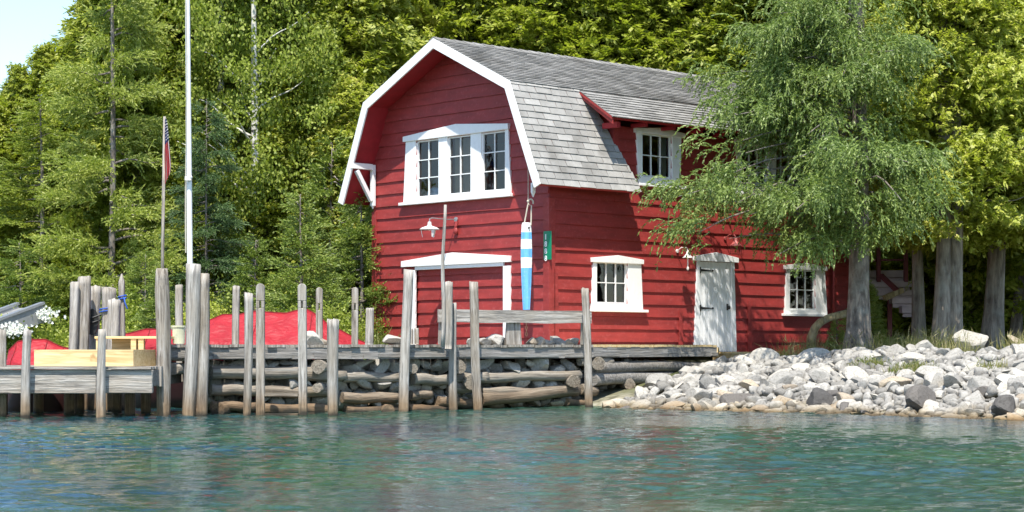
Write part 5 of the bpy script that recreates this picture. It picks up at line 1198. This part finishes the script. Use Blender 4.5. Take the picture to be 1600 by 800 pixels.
for (u, Y, h, kind, i) in ((655, 53, 14, 'cedar', 0), (715, 52, 13.5, 'cedar', 2), (775, 53.5, 14, 'cedar', 1), (830, 52, 13.5, 'cedar', 2), (890, 54, 14, 'cedar', 1), (945, 52.5, 13.5, 'cedar', 0), (1000, 54, 14, 'larch', 0), (1050, 52.5, 14, 'cedar', 2), (1105, 54, 15, 'cedar', 1), (1160, 53, 15, 'cedar', 0), (1230, 54, 15, 'cedar', 1), (1300, 52, 15, 'cedar', 2), (1365, 51, 15, 'leafy', 1)):
    plant(kind, i, u, Y, h, tr.random() * 6, 'tall green ' + {'cedar': 'cedar', 'leafy': 'broadleaf tree', 'larch': 'larch'}[kind] + ' rising behind the grey roof', GR + ' ' + kind, {'cedar': 'cedar_tree', 'leafy': 'broadleaf_tree', 'larch': 'larch_tree'}[kind], 1.25)
for k in range(17):
    u = 640 + k * 70; plant('cedar', k % 3, u + tr.uniform(-20, 20), 60 + (k % 2) * 3, 15, tr.random() * 6, 'distant cedar of the rear woods behind the roof', 'rear woods behind the roof', 'cedar_tree', 1.5)
# beyond the picture on both sides, for the reflections and the shade
GR2 = 'cedars of the dark wood at the right'
for (u, Y, h, i) in ((1440, 50, 14, 0), (1500, 48, 14, 1), (1575, 50, 14, 2), (1640, 46, 13, 0), (1700, 49, 14, 1), (1400, 56, 15, 2), (1530, 55, 15, 0), (1610, 56, 15, 1)):
    plant('cedar', i, u, Y, h, tr.random() * 6, 'cedar deep in the dark wood behind the right trunks', GR2, 'cedar_tree', 1.25)
# right-hand big cedars with a browse line, built as their own meshes
def big_cedar(u, Y, h, r, base, seed, trunks, label, mat='cedar_bright', nb=520, per=34):
    x = U(u, Y); zb = gz(x, Y); pf_ = lambda f: r * (.80 + .25 * min(1, f * 3)) * (1 - max(0, f - .25) / .75) ** .55
    q_ = cedar_crown(seed, h, r, base, nb, per, 11, .105, .042, pf_, -.06, .02, .22)
    rg = np.random.default_rng(seed); o = empty('cedar_tree', (x, Y, zb), label, 'tree')
    for (dx, rr_, ln) in trunks:
        t_ = trunk_mesh('trunk', h * .9, rr_, seed + int(dx * 10), ln, conifer_limbs(rg, 16, base + .3, h * .9, lambda f: r * .8 * (1 - f) + .3, -.05, -.1, .035), 1.5, .05); link('trunk', t_, M['cedar_bark'], o, (dx, 0, 0))
    link('crown', quads_mesh('crown', q_), M[mat], o)
big_cedar(1476, 39.6, 10.5, 2.15, 2.45, 201, ((-.07, .20, .004), (.13, .175, .022)), 'big bright cedar with a pale double trunk right of the boathouse')
big_cedar(1545, 42.4, 10.5, 2.2, 2.55, 202, ((0, .25, .045),), 'bright cedar with a single leaning trunk second from the right edge')
big_cedar(1432, 42.9, 10.5, 1.9, 2.5, 203, ((0, .15, .0),), 'cedar with a thin straight trunk left of the double trunk', 'cedar')
big_cedar(1622, 40.8, 10.0, 2.1, 2.6, 204, ((-.1, .2, -.02),), 'bright cedar cut off by the right edge of the picture')
for (u, Y, r_, ln, lab) in ((1588, 45.0, .15, .05, 'dark leaning trunk in the shade near the right edge'), (1410, 48.5, .12, .0, 'slim dark trunk behind the porch stairs'), (1516, 47.5, .12, .02, 'slim shaded trunk between the cedar trunks')):
    x = U(u, Y); o = empty('cedar_tree', (x, Y, gz(x, Y)), lab, 'tree'); link('trunk', trunk_mesh('trunk', 7, r_, int(u), ln, (), 1.6, .05), M['bark'], o); link('crown', LIB['cedar', 0][0], M['cedar'], o, (0, 0, 3.4)).scale = (.7, .7, .5)
# the drooping conifer in front of the long wall
XH, YH = U(1337, 38.7), 38.7; zh_ = gz(XH, YH)
def keep_house(C):
    X = C[:, 0] + XH; Y = C[:, 1] + YH; Z = C[:, 2] + zh_; b = -(X - CX) * ST + (Y - CY) * CT; a = (X - CX) * CT + (Y - CY) * ST
    lim = np.where(Z > 4.0, -.62, -.35); return ~((b > lim) & (Z < 6.9) & (a < LL + .7)) & ~((X > 3.95) & (X < 4.9) & (Z < 4.0)) & ~((np.abs(C[:, 0] + 1.9) < .65) & (np.abs(C[:, 2] - 3.75) < .5) & (np.sin(C[:, 1] * 37 + C[:, 0] * 91) < .55))
def hero_crown(seed):
    """boughs with hanging clusters of needle shoots; the gaps between clusters stay open"""
    rg = np.random.default_rng(seed); C = []; D = []; LN = []; limbs = []
    # (height, azimuth deg, length) of the main boughs
    B = []
    for k in range(58):
        f = (k + rg.random()) / 58; z = 2.2 + 4.75 * f
        az = rg.choice([186, 212, 235, 264, 320, 15, 80], p=[.16, .23, .21, .14, .11, .09, .06]) + rg.normal() * 13
        Lb = float(np.interp(f, [0, .1, .25, .4, .5, .65, .8, 1], [2.7, 3.7, 4.0, 3.6, 3.2, 3.0, 2.7, 2.1])) * rg.uniform(.72, 1.08)
        if 280 < az or az < 60: Lb *= .34 if f < .75 else .30
        elif az > 205: Lb *= 1.22 if f < .5 else 1.0
        B.append((z, R(az), Lb))
    for (z, az, Lb) in B:
        o = np.array([math.cos(az), math.sin(az), 0.]); sd_ = np.array([-o[1], o[0], 0.]); rise = rg.uniform(.05, .35); dr = rg.uniform(.08, .15)
        ncl = int(3.2 * Lb) + 2
        for j in range(ncl):
            s = .22 + .78 * (j + rg.random()) / ncl; off = rg.normal() * .26 * Lb * (1 - .55 * s)
            c0 = o * Lb * s + sd_ * off; c0[2] = z + rise * Lb * s - dr * Lb * Lb * s * s * .55 + rg.normal() * .08
            n = int(rg.uniform(12, 30)); q = rg.normal(size=(n, 3)) * np.array([.19, .19, .075]) + o * rg.normal(size=(n, 1)) * .16
            C.append(c0 + q); D.append(o * .8 + sd_ * np.sign(off) * .45 + rg.normal(size=(n, 3)) * .4 + np.array([0, 0, .12])); LN.append(np.full(n, rg.uniform(.38, .72)) * rg.uniform(.6, 1.2, n))
        limbs.append((z, az, Lb * .97, .04, rise, dr * Lb * .55))
    C = np.concatenate(C); D = np.concatenate(D); LN = np.concatenate(LN); m_ = keep_house(C) & (C[:, 0] < 1.15 + .35 * rg.normal(size=len(C)))
    nv = np.array([noise.noise(Vector(c * 1.05) + Vector((3.3, 7.7, 1.1))) + .4 * noise.noise(Vector(c * 2.6)) for c in C]); m_ &= nv > -.02; C, D, LN = C[m_], D[m_], LN[m_]
    return twigs(rg, C, D, LN, 7, .075, .025, 2.1), limbs
q_, lb = hero_crown(301)
hero = empty('conifer_tree', (XH, YH, zh_), 'big drooping conifer hanging over the right half of the boathouse', 'tree')
link('crown', quads_mesh('crown', q_), M['larch'], hero)
lb2 = [l_ for l_ in lb if not (R(120) < (l_[1] % (2 * PI)) < R(172))]
link('trunk', trunk_mesh('trunk', 13.5, .225, 7, .0, [(z, az, L * .93, .04, ri, dr) for z, az, L, r_, ri, dr in lb2], 2.0, .06, .35), M['bark'], hero)
q2, _ = larch_crown(302, 13.0, 1.7, 10.0, 26, 40, .5, .08, .022, None, .1, .15, 1.4, None, 5); link('upper_crown', quads_mesh('upper_crown', q2), M['larch'], hero)
# ---- undergrowth
def grass_field(name, pts, label, hmin, hmax, per, seed, spread=.16, mat='grass', w=.012):
    rg = np.random.default_rng(seed); out = []
    for (x, y, z) in pts:
        n = int(per * (.6 + .8 * rg.random())); c = np.array([x, y, z]) + rg.normal(size=(n, 3)) * np.array([spread, spread, .0]); d = rg.normal(size=(n, 3)) * .35; d[:, 2] = 1; hh_ = hmin + (hmax - hmin) * rg.random(n) ** 1.6
        a = leaf_quads(c, d, rg.normal(size=(n, 3)) * np.array([1, 1, .1]) + np.array([0, -.8, 0]), hh_, np.full(n, w)); out.append(a)
        tipd = d + rg.normal(size=(n, 3)) * .7; m_ = rg.random(n) < .35; tip = (c + unit(d) * (hh_ * .8)[:, None])[m_]
        out.append(leaf_quads(tip, tipd[m_], rg.normal(size=(m_.sum(), 3)), hh_[m_] * .45, np.full(m_.sum(), w * 1.3)))
    return tag(link(name, quads_mesh(name, np.concatenate(out)), M[mat]), label, kind='stuff')
def patchy(x, y): return noise.noise(Vector((x * .8, y * .8, 1.7))) > .02
def scatter(n, u0, u1, Y0, Y1, seed, cond=None):
    rr = random.Random(seed); out = []
    for _ in range(n):
        Y = rr.uniform(Y0, Y1); x = U(rr.uniform(u0, u1), Y)
        b = -(x - CX) * ST + (Y - CY) * CT; a = (x - CX) * CT + (Y - CY) * ST
        if -.1 < b < W + .1 and -.1 < a < LL + .1: continue
        if cond and not cond(x, Y): continue
        out.append((x, Y, gz(x, Y)))
    return out
grass_field('bank_grass', scatter(420, 1230, 1640, 36.6, 41.5, 1, lambda x, y: patchy(x, y) and 4.3 < float(shore_d(np.array([x]), np.array([y]))[0]) < 8.0), 'tall dry grass along the top of the stone bank', .08, .55, 30, 1, mat='dry_grass', w=.009)
grass_field('left_grass', scatter(420, -80, 590, 37.6, 42.0, 2, lambda x, y: float(shore_d(np.array([x]), np.array([y]))[0]) > .25), 'green grass and weeds on the bank behind the left dock', .2, .75, 50, 2)
grass_field('wood_floor_plants', scatter(380, 1330, 1700, 41.5, 50, 3), 'low plants on the shaded floor of the right wood', .1, .4, 26, 3)
grass_field('bank_tufts', [(x, y, gz(x, y) + .08) for (x, y) in [(U(u, Y) + a, Y + b) for (u, Y) in ((1352, 34.6), (1362, 34.5), (1416, 33.6), (1428, 33.5), (1442, 33.4), (1260, 37.6), (1215, 38.6), (1550, 32.6)) for (a, b) in ((0, 0), (.12, .1), (-.1, .12))]], 'small green tufts growing between the stones of the bank', .08, .24, 60, 9, .10)
def shrub_mesh(seed, r, h, n=1600, l=.055, w=.036):
    rg = np.random.default_rng(seed); out = []
    for i in range(26):
        p = unit(rg.normal(size=3)); c0 = np.array([p[0] * r * .65, p[1] * r * .65, h * .5 + p[2] * h * .35]); m_ = n // 26; q = c0 + rg.normal(size=(m_, 3)) * np.array([r * .22, r * .22, h * .14]); out.append(q)
    c = np.concatenate(out); c[:, 2] = np.abs(c[:, 2]); return quads_mesh('shrub', leaf_quads(c, rg.normal(size=c.shape), rg.normal(size=c.shape) + np.array([0, 0, .6]), l * (.7 + .7 * rg.random(len(c))), np.full(len(c), w)))
SM = [shrub_mesh(s, .75, 1.1, 5200) for s in range(3)]
for m_ in SM: m_.materials.append(M['leafy'])
SMc = [m_.copy() for m_ in SM]
for m_ in SMc: m_.materials.clear(); m_.materials.append(M['cedar_bright'])
for k, (u, Y, s) in enumerate([(u, 38.9 + (k % 3) * 1.6, .7 + .2 * (k % 4)) for k, u in enumerate(range(-70, 590, 38))]):
    x = U(u, Y); o = link('shrub', (SM if k % 2 else SMc)[k % 3], None, None, (x, Y, gz(x, Y) - .1)); o.scale = (s, s, s * 1.05); o.rotation_euler[2] = k * 1.3
    tag(o, ('broad leaved' if k % 2 else 'yellow green') + ' shrub on the bank behind the left dock', 'shrub', 'shrubs behind the left dock, ' + ('broad leaved' if k % 2 else 'yellow green'))
for k, (u, Y, s) in enumerate(((1372, 41.8, .45), (1412, 42.6, .4), (1500, 45.5, .9), (1560, 46.5, 1.0), (1465, 47.5, 1.2), (1625, 46, 1.1), (1600, 50, 1.6), (1520, 51, 1.7), (1440, 52, 1.8), (1370, 51, 1.8))):
    x = U(u, Y); o = link('shrub', SM[k % 3], None, None, (x, Y, gz(x, Y) - .1)); o.scale = (s, s, s); o.rotation_euler[2] = k * 1.7; tag(o, 'dark shrub in the shade under the right cedars', 'shrub', 'shrubs in the shade of the right cedars')
# white flowering plants on the left bank
def flower_plant(u, v, Y, s, label, seed):
    p = P(u, v, Y); z = gz(p.x, Y); o = empty('flowering_plant', (p.x, Y, z), label, 'flowers'); rg = np.random.default_rng(seed); n = int(260 * s); h_ = p.z - z
    c = rg.normal(size=(n, 3)) * np.array([.32, .25, .17]) * s + np.array([0, 0, h_]); out = []
    for k in range(5):
        a = 2 * PI * k / 5; d = np.tile(np.array([math.cos(a), -.3, math.sin(a)]), (n, 1)) + rg.normal(size=(n, 3)) * .3; out.append(leaf_quads(c, d, np.tile(np.array([0., -1, .3]), (n, 1)) + rg.normal(size=(n, 3)) * .3, .035, .03))
    link('blossom', quads_mesh('blossom', np.concatenate(out)), M['petal'], o)
    m_ = n * 3; c2 = rg.normal(size=(m_, 3)) * np.array([.35, .3, .2]) * s + np.array([0, .1, h_ * .55]); link('leaves', quads_mesh('leaves', leaf_quads(c2, rg.normal(size=(m_, 3)), rg.normal(size=(m_, 3)), .11, .04)), M['leafy'], o)
flower_plant(68, 490, 38.4, .45, 'large clump of white flowers right of the aluminium ramp', 1); flower_plant(24, 515, 37.6, .4, 'smaller clump of white flowers below the aluminium ramp', 2)
